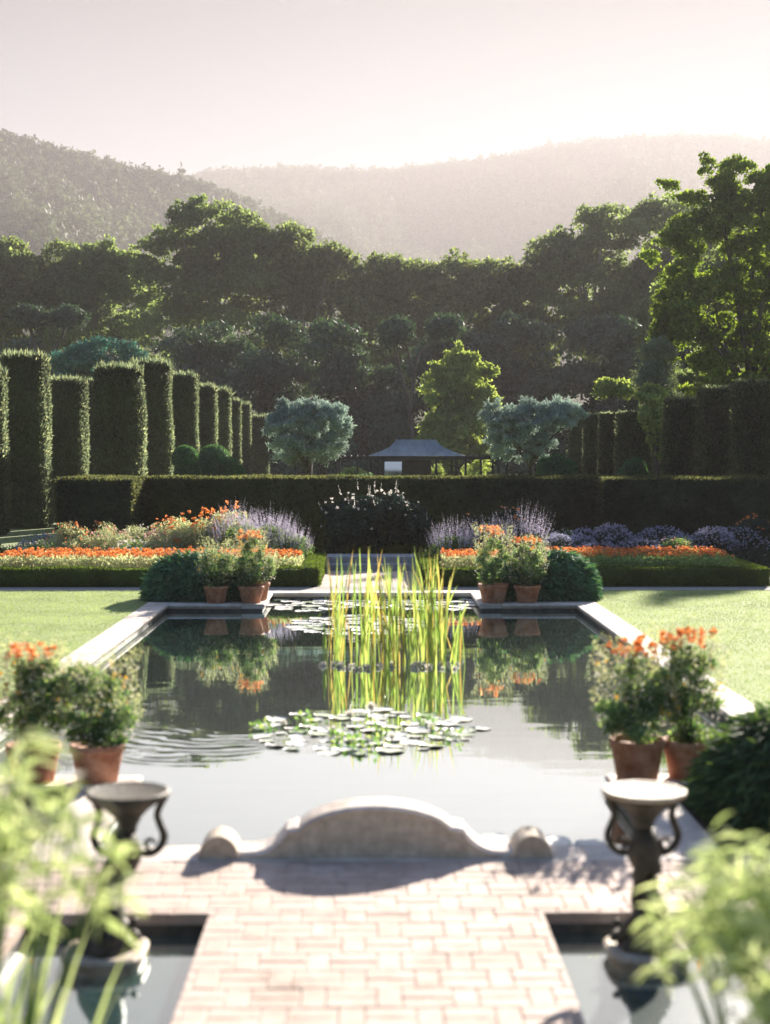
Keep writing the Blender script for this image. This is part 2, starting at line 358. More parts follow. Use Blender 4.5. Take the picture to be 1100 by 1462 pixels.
# ------------------------------------------------------------------ ground, pools, paving
WZL = -.12
holes = [(-3.48, 3.48, 11.4, 24.7), (-1.85, 1.85, 9.3, 26.8), (-1.9, -.92, 5.2, 7.93), (.92, 1.9, 5.2, 7.93)]
def inhole(x, y): return any(a < x < b and c < y < d for a, b, c, d in holes)
xs = sorted({-2900, -300, -60, -20, 20, 60, 300, 2900, *[h[0] for h in holes], *[h[1] for h in holes]})
ys = sorted({-40, 0, 40, 80, 150, 300, 2900, *[h[2] for h in holes], *[h[3] for h in holes]})
mb = MB(); zg = -.02
for i in range(len(xs) - 1):
    for j in range(len(ys) - 1):
        if not inhole((xs[i] + xs[i + 1]) / 2, (ys[j] + ys[j + 1]) / 2):
            mb.add([(xs[i], ys[j], zg), (xs[i + 1], ys[j], zg), (xs[i + 1], ys[j + 1], zg), (xs[i], ys[j + 1], zg)], [(0, 1, 2, 3)])
structure(mb.build('ground', 'ground'))
mb = MB(); mb.add([(-3.48, 11.4, 0), (3.48, 11.4, 0), (3.48, 24.7, 0), (-3.48, 24.7, 0)], [(0, 1, 2, 3)])
mb.add([(-1.85, 9.3, 0), (1.85, 9.3, 0), (1.85, 11.4, 0), (-1.85, 11.4, 0)], [(0, 1, 2, 3)])
mb.add([(-1.85, 24.7, 0), (1.85, 24.7, 0), (1.85, 26.8, 0), (-1.85, 26.8, 0)], [(0, 1, 2, 3)])
o = mb.build('pond_water', 'water'); o.location.z = WZL; structure(o)
for s in (-1, 1):
    mb = MB(); a, b = sorted((s * .92, s * 1.9)); mb.add([(a, 5.2, 0), (b, 5.2, 0), (b, 7.93, 0), (a, 7.93, 0)], [(0, 1, 2, 3)])
    o = mb.build('basin_water', 'water'); o.location.z = WZL; structure(o)
# lawns
for s in (-1, 1):
    a, b = sorted((s * 3.8, s * 16)); mb = MB(); mb.add([(a, 8, 0), (b, 8, 0), (b, 27.3, 0), (a, 27.3, 0)], [(0, 1, 2, 3)])
    o = mb.build('lawn', 'lawn'); o.location.z = -.012; structure(o)
    rng = RS(11 + s); n = 90000
    Y = 10.5 + (27.3 - 10.5) * rng.rand(n) ** .8; X = s * (3.84 + 6.0 * rng.rand(n))
    P = np.stack([X, Y, np.full(n, -.012)], 1)
    A = unit(rng.normal(size=(n, 3)) * np.array([.5, .5, .1]) + np.array([0, 0, 1.])); N = unit(rng.normal(size=(n, 3)) * np.array([1, 1, .1]))
    o = np_mesh('lawn_grass', *leaf_arrays(P, A, N, .012 + .014 * rng.rand(n), .009), 'grass')
    tag(o, 'short mown grass of the %s lawn beside the pool' % ('left' if s < 0 else 'right'), 'grass', None, 'stuff')
# far gravel strip and central path
mb = MB(); mb.box(-16, -3.9, 27.3, 28.0, -.1, -.002); mb.box(3.9, 16, 27.3, 28.0, -.1, -.002); mb.box(-3.9, 3.9, 27.15, 28.0, -.1, -.003)
structure(mb.build('gravel_path', 'gravel'))

def bricks(rects, name, z1=0.0, seed=3, U=.235, H=.2415):
    rng = random.Random(seed); mb = MB(); g = .003
    def emit(x0, x1, y0, y1):
        for (a, b, c, d) in rects:
            X0, X1, Y0, Y1 = max(a, x0), min(b, x1), max(c, y0), min(d, y1)
            if X1 - X0 > .02 and Y1 - Y0 > .02:
                t = rng.uniform(-.0025, .0015)
                mb.box(X0 + g, X1 - g, Y0 + g, Y1 - g, z1 - .06, z1 + t, .004)
    ax, bx = min(r[0] for r in rects), max(r[1] for r in rects); ay, by = min(r[2] for r in rects), max(r[3] for r in rects)
    y = by; k = 0; per = U * 1.5
    while y > ay:
        x = ax - (k % 2) * per / 2 + (k * 7 % 3) * .004
        while x < bx:
            emit(x, x + U, y - H / 2, y); emit(x, x + U, y - H, y - H / 2); emit(x + U, x + per, y - H, y); x += per
        y -= H; k += 1
    return mb.build(name, 'brick')
R = [(-.92, .92, 4.6, 7.93), (-5, 5, 7.93, 8.97), (-5, -1.9, 4.6, 7.93), (1.9, 5, 4.6, 7.93), (-1.9, -.92, 4.6, 5.2), (.92, 1.9, 4.6, 5.2)]
structure(bricks(R, 'brick_paving'))
mb = MB(); e = .0
for r in R: mb.box(r[0] + .004, r[1] - .004, r[2] + .004, r[3] - .004, -.2, -.008)
structure(mb.build('paving_bed', 'mortar'))
R2 = [(-1.0, 1.0, 28.0, 32.0)]
structure(bricks(R2, 'brick_path', seed=5)); mb = MB(); mb.box(-.99, .99, 28.01, 31.99, -.1, -.009); structure(mb.build('path_bed', 'mortar'))
R3 = [(-5.2, -2.2, 8.97, 11.05), (2.2, 5.2, 8.97, 11.05)]
mb = MB(); mb.box(-5.6, -2.2, 9.0, 11.0, -.1, -.006); mb.box(2.2, 5.6, 9.0, 11.0, -.1, -.006); structure(mb.build('planting_bed', 'earth'))
# basin walls of the two small pools
for s in (-1, 1):
    a, b = sorted((s * .92, s * 1.9)); mb = MB(); z0 = -.55
    for q in (((a, 7.93), (b, 7.93)), ((a, 5.2), (a, 7.93)), ((b, 5.2), (b, 7.93)), ((a, 5.2), (b, 5.2))):
        (x0, y0), (x1, y1) = q; d = .05
        if y0 == y1:
            yy = (y0, y0 + d) if y0 > 6 else (y0 - d, y0); mb.box(a - d, b + d, yy[0], yy[1], z0, -.062)
        else:
            xx = (x0 - d, x0) if x0 == a else (x0, x0 + d); mb.box(xx[0], xx[1], 5.2, 7.93, z0, -.062)
    o = mb.build('basin_wall', 'darkstone'); tag(o, 'dark wet wall lining the %s sunken basin beside the brick path' % ('left' if s < 0 else 'right'), 'pool wall')

# coping of the long pool: slabs with a rounded nose over a wall
def coping():
    root = thing('pool_coping', 'pale stone coping running round the long lily pool', 'pool edge')
    Wc = .35; over = .03
    slab = MB(); wall = MB(); rng = random.Random(2)
    def run(p, q, nrm):
        # p->q along the water edge, nrm points away from the water
        p = Vector((*p, 0)); q = Vector((*q, 0)); nv = Vector((*nrm, 0)); d = (q - p); L = d.length; d.normalize()
        k = max(1, round(L / .95)); prof = [(-over, -.045), (-over - .008, -.03), (-over - .008, -.016), (-over, -.004), (-over + .02, .004), (Wc, .004), (Wc, -.075), (-over + .02, -.075), (-over+.01, -.06)]
        for i in range(k):
            a = p + d * (L * i / k + .003); b = p + d * (L * (i + 1) / k - .003); dz = rng.uniform(-.0015, .0015)
            V = [a + nv * t + Vector((0, 0, z + dz)) for t, z in prof] + [b + nv * t + Vector((0, 0, z + dz)) for t, z in prof]
            n = len(prof); slab.add(V, [(j, (j + 1) % n, n + (j + 1) % n, n + j) for j in range(n)] + [tuple(range(n - 1, -1, -1)), tuple(range(n, 2 * n))])
        a, b = p, q; z0 = -.6
        V = [a, b, b + nv * .2, a + nv * .2]; V = [v + Vector((0, 0, z0)) for v in V] + [v + Vector((0, 0, -.076)) for v in V]
        wall.add(V, [(3, 2, 1, 0), (4, 5, 6, 7), (0, 1, 5, 4), (1, 2, 6, 5), (2, 3, 7, 6), (3, 0, 4, 7)])
    w = Wc
    for s in (-1, 1):
        run((s * 3.48, 11.4 - w), (s * 3.48, 24.7 + w), (s, 0))
        for (ys_, ye, ny) in ((11.4, 9.3, -1), (24.7, 26.8, 1)):
            run((s * (1.85 + w + .004), ys_), (s * 3.476, ys_), (0, ny))
            run((s * 1.85, ys_), (s * 1.85, ye), (s, 0))
    run((-1.85 - w, 9.3), (1.85 + w, 9.3), (0, -1)); run((-1.85 - w, 26.8), (1.85 + w, 26.8), (0, 1))
    for s in (-1, 1):
        for (c, d) in ((11.2, 11.398), (24.702, 24.9)):
            a, b = sorted((s * 2.052, s * 2.21)); wall.box(a, b, c, d, -.6, -.077)
    slab.build('coping_slab', 'stone', root); wall.build('pool_wall', 'darkstone', root)
coping()
# steps beyond the central path
mb = MB(); mb.box(-1.0, 1.0, 32.0, 32.35, -.1, .14, .01); mb.box(-1.0, 1.0, 32.35, 33.4, -.1, .28, .01)
tag(mb.build('garden_steps', 'riser'), 'low blue grey stone steps at the far end of the central path', 'steps')

# ------------------------------------------------------------------ the stone arch
def arch():
    root = thing('stone_cartouche', 'low carved stone arch with scrolled ends at the near pool edge', 'stone ornament', (0, 9.0, 0))
    half = [(0, .33), (.08, .328), (.17, .319), (.26, .301), (.34, .277), (.41, .246), (.455, .216), (.48, .195), (.50, .196), (.555, .184), (.565, .165), (.60, .125), (.64, .09), (.69, .062), (.74, .048), (.80, .044), (.86, .046)]
    top = [(-x, z) for x, z in half[::-1]] + half[1:]
    y0, y1 = 0.0, .28; n = len(top); V = []; Fc = []
    rows = [(y0, .0, -.02), (y0 + .02, 0, 0), (y1 - .02, 0, 0), (y1, 0, -.02)]
    # body: bottom row then top rows
    for y in (y0, y1): V += [(x, y, 0) for x, z in top]
    for (y, dx, dz) in rows: V += [(x * (1 if dz == 0 else .985), y, max(z + dz, .02)) for x, z in top]
    def r(k): return k * n
    for i in range(n - 1):
        Fc += [(r(0) + i, r(0) + i + 1, r(2) + i + 1, r(2) + i), (r(2) + i, r(2) + i + 1, r(3) + i + 1, r(3) + i), (r(3) + i, r(3) + i + 1, r(4) + i + 1, r(4) + i),
               (r(4) + i, r(4) + i + 1, r(5) + i + 1, r(5) + i), (r(5) + i, r(5) + i + 1, r(1) + i + 1, r(1) + i)]
    Fc += [(r(0), r(2), r(3), r(4), r(5), r(1)), (r(1) + n - 1, r(5) + n - 1, r(4) + n - 1, r(3) + n - 1, r(2) + n - 1, r(0) + n - 1)]
    ob = MB().add(V, Fc).build('arch_body', ['arch', 'stone'], root); ob.data.polygons.foreach_set('material_index', [1 if (i < 5 * (n - 1) and i % 5 in (1, 2, 3)) else 0 for i in range(len(Fc))])  # top faces take paler stone to paint in their sunlight
    # raised edge moulding following the top, in paler stone that paints its sunlit rim
    mb = MB(); pts = [Vector((x * .985, -.004, max(z - .018, .025))) for x, z in top]
    mb.tube(smooth_path(pts[2:-2], 3), .009, 6); mb.build('moulding', 'stone', root, True)
    for s in (-1, 1):
        mb = MB(); cx = .975; P = []
        for i in range(25):
            a = math.radians(180 - i * 7.5); P.append((s * (cx + .125 * math.cos(a)), .145 * math.sin(a) + .004))
        V = [(x, -.012, z) for x, z in P] + [(x, .235, z) for x, z in P]; k = len(P)
        mb.add(V, [(i, i + 1, k + i + 1, k + i) for i in range(k - 1)] + [tuple(range(k - 1, -1, -1)), tuple(range(k, 2 * k)), (0, k, 2 * k - 1, k - 1)])
        for rr in (.118, .088):
            pts = [(s * (cx + rr * math.cos(a)), -.014, rr * 1.15 * math.sin(a) + .006) for a in [PI * i / 16 for i in range(17)]]
            mb.tube(pts, .010, 6)
        pts = [(s * (cx - .01 + (.055 - .045 * t) * math.cos(t * 9)), -.016, .07 + (.055 - .045 * t) * math.sin(t * 9)) for t in [i / 24 for i in range(25)]]
        mb.tube(pts, .009, 6)
        mb.build('scroll', 'arch', root)
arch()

# ------------------------------------------------------------------ fountain statues in the small pools
def statue(s, label):
    x0 = s * 1.405; root = thing('basin_statue', label, 'statue', (x0, 7.5, WZL), 'bronze dolphin statues holding basins')
    lean = .12 if s < 0 else -.02
    mb = MB(); n = 24
    prof = [(.19, -.1), (.20, .0), (.20, .03), (.215, .042), (.218, .07), (.20, .08)]
    V = []; Fc = []
    for r_, z in prof:
        for i in range(n):
            a = 2 * PI * i / n; c_, s_ = math.cos(a), math.sin(a); q = (abs(c_) ** 4 + abs(s_) ** 4) ** .25
            V.append((r_ * c_ / q * .98, r_ * s_ / q * .98, z))
    for k in range(len(prof) - 1):
        for i in range(n): j = (i + 1) % n; Fc.append((k * n + i, k * n + j, (k + 1) * n + j, (k + 1) * n + i))
    Fc.append(tuple((len(prof) - 1) * n + i for i in range(n)))
    mb.add(V, Fc).build('plinth', 'basin', root)
    # rocky mound with three dolphin heads curling up into tails that twist together
    mb = MB()
    mb.lathe([(.155, .07), (.148, .10), (.12, .15), (.092, .20), (.065, .26), (.045, .32), (.036, .42)], 20, rib=.10, ribn=5)
    mb.build('mound', 'statue', root, True)
    mb = MB()
    for k in range(3):
        a0 = 2 * PI * k / 3 + .5 + (.3 if s > 0 else 0)
        pts = []; rad = []
        for i in range(15):
            t = i / 14; a = a0 + t * 4.2; r_ = .11 * (1 - t) ** 2.2 + .018 + .022 * max(0, math.sin((t - .55) * PI / .45)) ** 2
            pts.append((r_ * math.cos(a) + lean * max(0, t - .35) * 1.2, r_ * math.sin(a), .115 + .52 * t)); rad.append(.040 * (1 - t) ** 1.3 + .018 + .018 * max(0, math.sin((t - .5) * PI / .5)) ** 2)
        rad[0] = .02; rad[1] = .048
        mb.tube(pts, rad, 8)
        hx, hy = pts[0][0], pts[0][1]
        mb.tube([(hx * 1.0, hy * 1.0, .125), (hx * 1.22, hy * 1.22, .115), (hx * 1.38, hy * 1.38, .10)], [.04, .028, .012], 8)   # snout
        mb.tube([(hx * .9, hy * .9, .17), (hx * 1.15, hy * 1.15, .205), (hx * 1.3, hy * 1.3, .21)], [.012, .02, .004], 6)          # fin
    mb.build('dolphins', 'statue', root, True)
    lx = lean
    mb = MB(); mb.lathe([(.03, .46), (.055, .50), (.082, .56), (.086, .60), (.07, .66), (.05, .72)], 18, (lx * .85, 0, 0), rib=.06, ribn=6)
    mb.build('capital', 'statue', root, True)
    b = thing('x', None, None) if False else None
    mb = MB(); mb.lathe([(.04, .70), (.05, .745), (.07, .79), (.105, .83), (.16, .87), (.207, .905), (.212, .918), (.205, .930), (.19, .928), (.165, .905), (.06, .88), (.01, .875)], 36, (lx, 0, 0), rib=.03, ribn=12)
    bowl = mb.build('shell_basin', 'statue', root, True)
    mb = MB(); mb.lathe([(.190, .926), (.206, .933), (.216, .928), (.219, .918), (.213, .908), (.205, .905)], 36, (lx, 0, 0), rib=.02, ribn=12); mb.lathe([(.01, .915), (.196, .922)], 30, (lx, 0, 0)); mb.build('rim', 'basin' if s > 0 else 'statue', root, True)  # paler rim and dish on the right paint in the sunlit basin top
    for a in ((.15, PI - .15) if True else ()):
        for sg in (1,):
            c_, s_ = math.cos(a), math.sin(a)
            pr = [(.05, .60), (.11, .585), (.165, .62), (.185, .68), (.165, .74), (.15, .80), (.175, .86), (.20, .895)]
            mb = MB(); pts = smooth_path([(lx + c_ * r_, s_ * r_, z) for r_, z in pr], 4)
            mb.tube(pts, [.022 - .010 * abs(i / len(pts) - .4) for i in range(len(pts))], 8)
            mb.tube(smooth_path([(lx + c_ * r_, s_ * r_, z) for r_, z in [(.11, .60), (.09, .64), (.115, .665), (.14, .645)]], 4), .012, 6)
            mb.build('scroll_bracket', 'statue', root, True)
    root.scale = (1, 1, .965)
    return root
statue(-1, 'weathered bronze dolphin statue with a shell basin in the left small pool')
statue(1, 'weathered bronze dolphin statue with a shell basin coloured as sunlit in the right small pool')
# curly waterspout rim on the left basin: handled by its own scroll brackets

# ------------------------------------------------------------------ potted plants
def potted(X, Y, rim, h, label, group, kind, seed, ph=.5, z0=.004):
    rng = RS(seed); root = thing('potted_plant', label, 'potted plant', (X, Y, z0), group, rz=seed)
    r = rim / 2; b = r * .72
    pot = MB().lathe([(b * .9, 0), (b, .004), (r * .93, h * .78), (r * .93, h * .80), (r, h * .81), (r * 1.01, h * .9), (r, h), (r * .93, h), (r * .91, h * .88)], 36).build('pot', 'terracotta', root, True)
    MB().lathe([(r * .91, h * .84), (r * .9, h * .87), (.01, h * .88)], 24).build('soil', 'soil', root)
    w = r * (1.38 if kind != 'tall' else 1.15)
    big = [(0, 0, h + ph * .45, w, w, ph * .55), (w * .3, .05, h + ph * .25, w * .9, w * .9, ph * .3), (-w * .3, -.05, h + ph * .6, w * .75, w * .75, ph * .4)]
    sb = sub_blobs(big, 46, .05, .10, rng); sb = sb[sb[:, 2] > h * .9]
    n = 5200
    FOL = [blob_leaves(sb, n, .045, .022, rng, rin=.2)]
    mb = MB()
    for i in range(9):
        a = rng.rand() * 6.28; mb.tube([(0, 0, h * .85), (.05 * math.cos(a), .05 * math.sin(a), h + ph * .4), (w * .7 * math.cos(a), w * .7 * math.sin(a), h + ph * (.5 + .5 * rng.rand()))], [.006, .004, .002], 5)
    mb.build('stem', 'stem', root)
    def onsurf(k, ulo, uhi, sc_=1.02, side=None):
        u = unit(rng.normal(size=(k, 3))); u[:, 2] = ulo + (uhi - ulo) * rng.rand(k)
        P = np.array([0, 0, h + ph * .5]) + u * np.array([w * sc_, w * sc_, ph * .6]); return P
    FOL.append(pompons(onsurf(330, -.7, .9, 1.08), .014, 7, rng)); V, Q = cat_arrays(FOL); mi = np.zeros(len(Q)); mi[len(FOL[0][1]):] = 1
    np_mesh('foliage', V, Q, ['pot_leaf', 'white'], root, mi=mi)
    blooms(root, onsurf(18, -.3, .8, 1.05), .024, 9, 'yellow')
    if kind in ('orange', 'tall'):
        P = np.stack([(rng.rand(26) - .5) * w * 1.5, (rng.rand(26) - .5) * w * 1.5, h + ph * (1.0 + .15 * rng.rand(26))], 1)
        blooms(root, P, .04, 14, 'orange' if kind == 'orange' else 'peach')
    # thin airy seed sprays round the top
    sp = []
    for i in range(190):
        p = onsurf(1, -.4, .95, 1.0)[0]; q = p + np.array([p[0] * .25, p[1] * .25, .10 + .06 * rng.rand()])
        t = rng.rand(12)[:, None]; sp.append(p + (q - p) * t + rng.normal(size=(12, 3)) * .012)
    sp = np.concatenate(sp); k = len(sp)
    np_mesh('seed_spray', *leaf_arrays(sp, unit(rng.normal(size=(k, 3))), unit(rng.normal(size=(k, 3))), .020, .013), 'palebed', root)
    return root
GP = 'terracotta pots of flowers at the pool corners'
potted(-2.66, 24.95, .42, .29, 'leafy green plant in the leftmost terracotta pot on the far pool edge', GP, 'plain', 1, .68)
potted(-2.06, 24.95, .44, .29, 'terracotta pot with pale orange flowers beside the far left recess corner', GP, 'tall', 2, .82)
potted(-1.98, 25.42, .42, .31, 'terracotta pot half hidden behind the orange flowered pot on the far left', GP, 'plain', 3, .45)
potted(2.08, 24.95, .52, .32, 'wide terracotta pot crowned with orange flowers right of the tall reeds', GP, 'tall', 4, .86)
potted(2.66, 24.95, .46, .30, 'terracotta pot with a leaning pale green plant beside the far right mound', GP, 'orange', 5, .72)
potted(-2.13, 11.2, .42, .29, 'terracotta pot of yellow and white flowers on the near left corner', GP, 'plain', 6, .60)
potted(-1.99, 11.75 - .4, .0001 + .40, .30, 'terracotta pot tucked just right of the near left yellow flowers', GP, 'plain', 7, .3) if False else None
potted(-2.62, 11.2, .42, .29, 'terracotta pot of orange flowers left of the yellow ones in the near left corner', GP, 'tall', 8, .68)
potted(-3.1, 10.95, .46, .30, 'bushy green potted plant at the far left edge of the near corner', GP, 'plain', 9, .72)
potted(2.03, 11.2, .43, .32, 'large terracotta pot with orange and white flowers behind the right statue', GP, 'orange', 10, .66)
potted(2.44, 11.27, .40, .30, 'terracotta pot with yellow flowers behind the large pot on the near right', GP, 'orange', 12, .74)

# ------------------------------------------------------------------ juniper mounds
def mound(X, Y, rx, ry, h, label, seed, n=15000, L=.15, mat='juniper'):
    rng = RS(seed); u = unit(rng.normal(size=(n, 3))); u[:, 2] = np.abs(u[:, 2])
    k = 10; K = unit(rng.normal(size=(70, 3))); K[:, 2] = abs(K[:, 2])
    d = np.max(u @ K.T, 1); bump = 1 + .06 * (np.clip((d - .9) * 10, -1, 1))
    shp = np.array([rx, ry, h])
    sq = (np.abs(u) ** 2.5).sum(1) ** (-1 / 2.5)
    P = u * sq[:, None] * shp * (bump * (.9 + .12 * rng.rand(n)))[:, None] + np.array([X, Y, 0.0])
    A = unit(np.stack([u[:, 0], u[:, 1], -.55 + .3 * rng.rand(n)], 1) + rng.normal(size=(n, 3)) * .35); N = unit(u + rng.normal(size=(n, 3)) * .35)
    leaf = leaf_arrays(P, A, N, L * (.6 + .8 * rng.rand(n)), L * .26)
    # core dome
    V = []; Q = []; a, b = 28, 10
    for j in range(b + 1):
        for i in range(a):
            t = PI / 2 * j / b; p = 2 * PI * i / a; v = np.array([math.cos(p) * math.cos(t), math.sin(p) * math.cos(t), math.sin(t)])
            q = (np.abs(v) ** 2.5).sum() ** (-1 / 2.5); V.append(v * q * shp * .88 + np.array([X, Y, 0]))
    for j in range(b):
        for i in range(a): Q.append((j * a + i, j * a + (i + 1) % a, (j + 1) * a + (i + 1) % a, (j + 1) * a + i))
    V2, Q2 = cat_arrays([(np.array(V), np.array(Q)), leaf])
    o = np_mesh('juniper_mound', V2, Q2, mat); tag(o, label, 'shrub', 'clipped juniper mounds at the pool corners')
    return o
mound(-3.03, 25.75, .86, .6, .76, 'rounded dark green juniper mound left of the far left pots', 21)
mound(3.05, 25.75, .86, .6, .80, 'rounded green juniper mound right of the far right pots', 22)
mound(3.32, 10.1, .95, .78, .74, 'big dark juniper mound at the right edge behind the statue', 23, 14000, .13, 'juniper_dark')

# ------------------------------------------------------------------ hedges
def hedge(name, boxes, mat, label, cat, dens, L, W, seed, group=None, jit=.02, topboost=1.5, nobottom=True):
    rng = RS(seed); parts = []
    for (x0, x1, y0, y1, z0, z1) in boxes:
        e = L * .35; mb = MB(); mb.box(x0 + e, x1 - e, y0 + e, y1 - e, z0, z1 - e)
        parts.append((np.array(mb.v), np.array(mb.f)))
        faces = [((x0, y0, z0), (x1 - x0, 0, 0), (0, 0, z1 - z0), (0, -1, 0), 1), ((x0, y1, z0), (x1 - x0, 0, 0), (0, 0, z1 - z0), (0, 1, 0), .4),
                 ((x0, y0, z0), (0, y1 - y0, 0), (0, 0, z1 - z0), (-1, 0, 0), 1), ((x1, y0, z0), (0, y1 - y0, 0), (0, 0, z1 - z0), (1, 0, 0), 1),
                 ((x0, y0, z1), (x1 - x0, 0, 0), (0, y1 - y0, 0), (0, 0, 1), topboost)]
        for o_, a, b, nn, k in faces:
            a, b, nn, o_ = map(np.array, (a, b, nn, o_)); area = np.linalg.norm(np.cross(a, b)); n = int(area * dens * k)
            P = o_ + a * rng.rand(n)[:, None] + b * rng.rand(n)[:, None] + nn * (rng.rand(n)[:, None] * jit - e)
            wv = .012 * np.sin(P[:, 0:1] * 3.1 + P[:, 2:3] * 2) + .012 * np.sin(P[:, 1:2] * 2.3 + P[:, 0:1]); P = P + nn * wv
            A = unit(nn * .9 + rng.normal(size=(n, 3)) * .7 + np.array([0, 0, .35])); N = unit(nn + rng.normal(size=(n, 3)) * .8)
            parts.append(leaf_arrays(P, A, N, L * (.6 + .8 * rng.rand(n)), W))
    V, Q = cat_arrays(parts); o = np_mesh(name, V, Q, mat); tag(o, label, cat, group); return o
HZ = 1.97
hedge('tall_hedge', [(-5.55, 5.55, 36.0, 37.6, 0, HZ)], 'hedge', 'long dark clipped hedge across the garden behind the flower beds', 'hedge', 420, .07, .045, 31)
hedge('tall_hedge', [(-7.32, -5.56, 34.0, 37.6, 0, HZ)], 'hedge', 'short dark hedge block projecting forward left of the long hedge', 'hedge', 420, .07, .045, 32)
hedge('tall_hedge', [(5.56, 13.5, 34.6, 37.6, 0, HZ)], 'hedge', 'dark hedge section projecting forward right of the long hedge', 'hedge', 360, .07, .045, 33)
hedge('box_hedge', [(-11, -1.36, 28.1, 28.5, 0, .33), (-1.35, -1.02, 28.1, 32.6, 0, .345)], 'box', 'low clipped box hedge edging the left flower bed', 'hedge', 1300, .04, .028, 34)
hedge('box_hedge', [(1.36, 7.7, 28.1, 28.5, 0, .33), (1.02, 1.35, 28.1, 32.6, 0, .345), (7.3, 7.7, 28.51, 31, 0, .34)], 'box', 'low clipped box hedge edging the right flower bed', 'hedge', 1300, .04, .028, 35)

# ------------------------------------------------------------------ flower beds
for s in (-1, 1):
    a, b = sorted((s * 1.36, s * 11)); mb = MB(); mb.box(a, b, 28.51, 34.4, -.1, .03)
    structure(mb.build('flower_bed_soil', 'earth'))
def marigolds(x0, x1, y0, y1, label, seed, n=900, leafmat_='palebed', hz=.46, flower='orange'):
    rng = RS(seed); k = int(n * 26)
    P = np.stack([x0 + (x1 - x0) * rng.rand(k), y0 + (y1 - y0) * rng.rand(k), .05 + hz * rng.rand(k) ** .6], 1)
    A = unit(rng.normal(size=(k, 3)) * .7 + np.array([0, 0, .5])); N = unit(rng.normal(size=(k, 3)) + np.array([0, 0, .5]))
    parts = [leaf_arrays(P, A, N, .06 * (.6 + .8 * rng.rand(k)), .026)]
    C = np.stack([x0 + (x1 - x0) * rng.rand(n), y0 + .25 + (y1 - y0 - .25) * rng.rand(n) ** .9, hz + .03 + .10 * rng.rand(n)], 1)
    pet = pompons(C, .034 + .018 * rng.rand(n), 12, rng, .7, .35)
    m1 = len(parts[0][1]); V, Q = cat_arrays(parts + [pet])
    mi = np.zeros(len(Q)); mi[m1:] = 1
    o = np_mesh('marigolds', V, Q, [leafmat_, flower], None, mi=mi); tag(o, label, 'flowers', None, 'stuff')
marigolds(-7.4, -3.1, 28.6, 30.6, 'band of orange marigolds filling the front of the left flower bed', 41, 1000)
marigolds(-3.05, -1.42, 28.6, 30.4, 'patch of orange marigolds behind the far left pots', 42, 330)
marigolds(1.42, 2.6, 28.6, 30.2, 'patch of orange marigolds just right of the central path', 43, 230)
marigolds(3.2, 7.2, 28.6, 31.0, 'band of deep orange marigolds filling the front of the right flower bed', 44, 1000, 'bed')

GL = 'lavender salvia clumps in the flower beds'; GZ = 'tall orange zinnia clumps'; GA = 'purple aster clumps'; GM = 'pale mixed clumps in the flower beds'
def clump(name, X, Y, r, h, leafm, label, group, seed, flower=None, fn=0, fr=.03, spikes=0, spikem='lavender', sph=.35, n=3500, L=.07, W=.03, z0=.03, ry=None, top=True, cat='plant'):
    if group in (GL, GZ, GA, GM): h *= {GL: 1.22, GZ: 1.22, GA: 1.45, GM: 1.65}[group]; n = int(n * 1.3)
    rng = RS(seed); root = thing(name, label, cat, (X, Y, z0), group); ry = ry or r
    big = [(0, 0, h * .45, r, ry, h * .5), (r * .3, 0, h * .5, r * .7, ry * .7, h * .45), (-r * .35, 0, h * .35, r * .7, ry * .7, h * .4)]
    sb = sub_blobs(big, 40, .10 * (1 + r), .17 * (1 + r), rng, upbias=.5); sb = sb[sb[:, 2] > .05]
    V, Q = blob_leaves(sb, n, L, W, rng, rin=.2); V[:, 2] = np.maximum(V[:, 2], 0)
    def surf(k, lo=.1):
        u = unit(rng.normal(size=(k, 3))); u[:, 2] = lo + (1 - lo) * rng.rand(k); u[:, :2] *= np.sqrt(1 - u[:, 2:3] ** 2) / (np.linalg.norm(u[:, :2], axis=1, keepdims=True) + 1e-6)
        return u * np.array([r, ry, h * .55]) * (.9 + .2 * rng.rand(k)[:, None]) + np.array([0, 0, h * .45])
    if fn > 50:
        pp = pompons(surf(fn, .0), fr, 12, rng, .7, .35); nq = len(Q); V, Q = cat_arrays([(V, Q), pp]); mi = np.zeros(len(Q)); mi[nq:] = 1
        np_mesh('foliage', V, Q, [leafm, flower], root, mi=mi)
    else:
        np_mesh('foliage', V, Q, leafm, root)
        if fn: blooms(root, surf(fn, .0), fr, 12, flower)
    if spikes:
        P = surf(spikes, .15); V, Q = [], []; m = 34
        d = unit(P * np.array([.35, .35, 0]) / max(r, .1) + np.array([0, 0, 1.]) + rng.normal(size=(spikes, 3)) * .12)
        H = sph * (.6 + .6 * rng.rand(spikes)); t = rng.rand(spikes, m)
        C = P[:, None] + d[:, None] * (t * H[:, None])[:, :, None]; C = C.reshape(-1, 3); k = len(C)
        w = (.034 * (1 - .75 * t)).ravel(); A = unit(rng.normal(size=(k, 3)) * .8 + np.array([0, 0, .8]))
        np_mesh('flower_spike', *leaf_arrays(C, A, unit(rng.normal(size=(k, 3))), w, w * .6), spikem, root)
    return root
clump('salvia', -2.95, 32.2, .55, .85, 'bed', 'tall lavender salvia standing between the zinnias and the left marigolds', GL, 51, spikes=170, sph=.5)
clump('salvia', -2.25, 31.9, .6, .80, 'bed', 'leafy lavender salvia with green base above the far left pots', GL, 52, spikes=200, sph=.42)
clump('salvia', -1.75, 31.6, .45, .62, 'bed', 'low lavender salvia spilling toward the left side of the path', GL, 53, spikes=110, sph=.38)
clump('salvia', 1.75, 31.8, .5, .62, 'bed', 'lavender salvia nearest the right side of the central path', GL, 54, spikes=150, sph=.45)
clump('salvia', 2.55, 32.0, .55, .68, 'dark', 'lavender salvia directly behind the wide orange flowered pot', GL, 55, spikes=170, sph=.45)
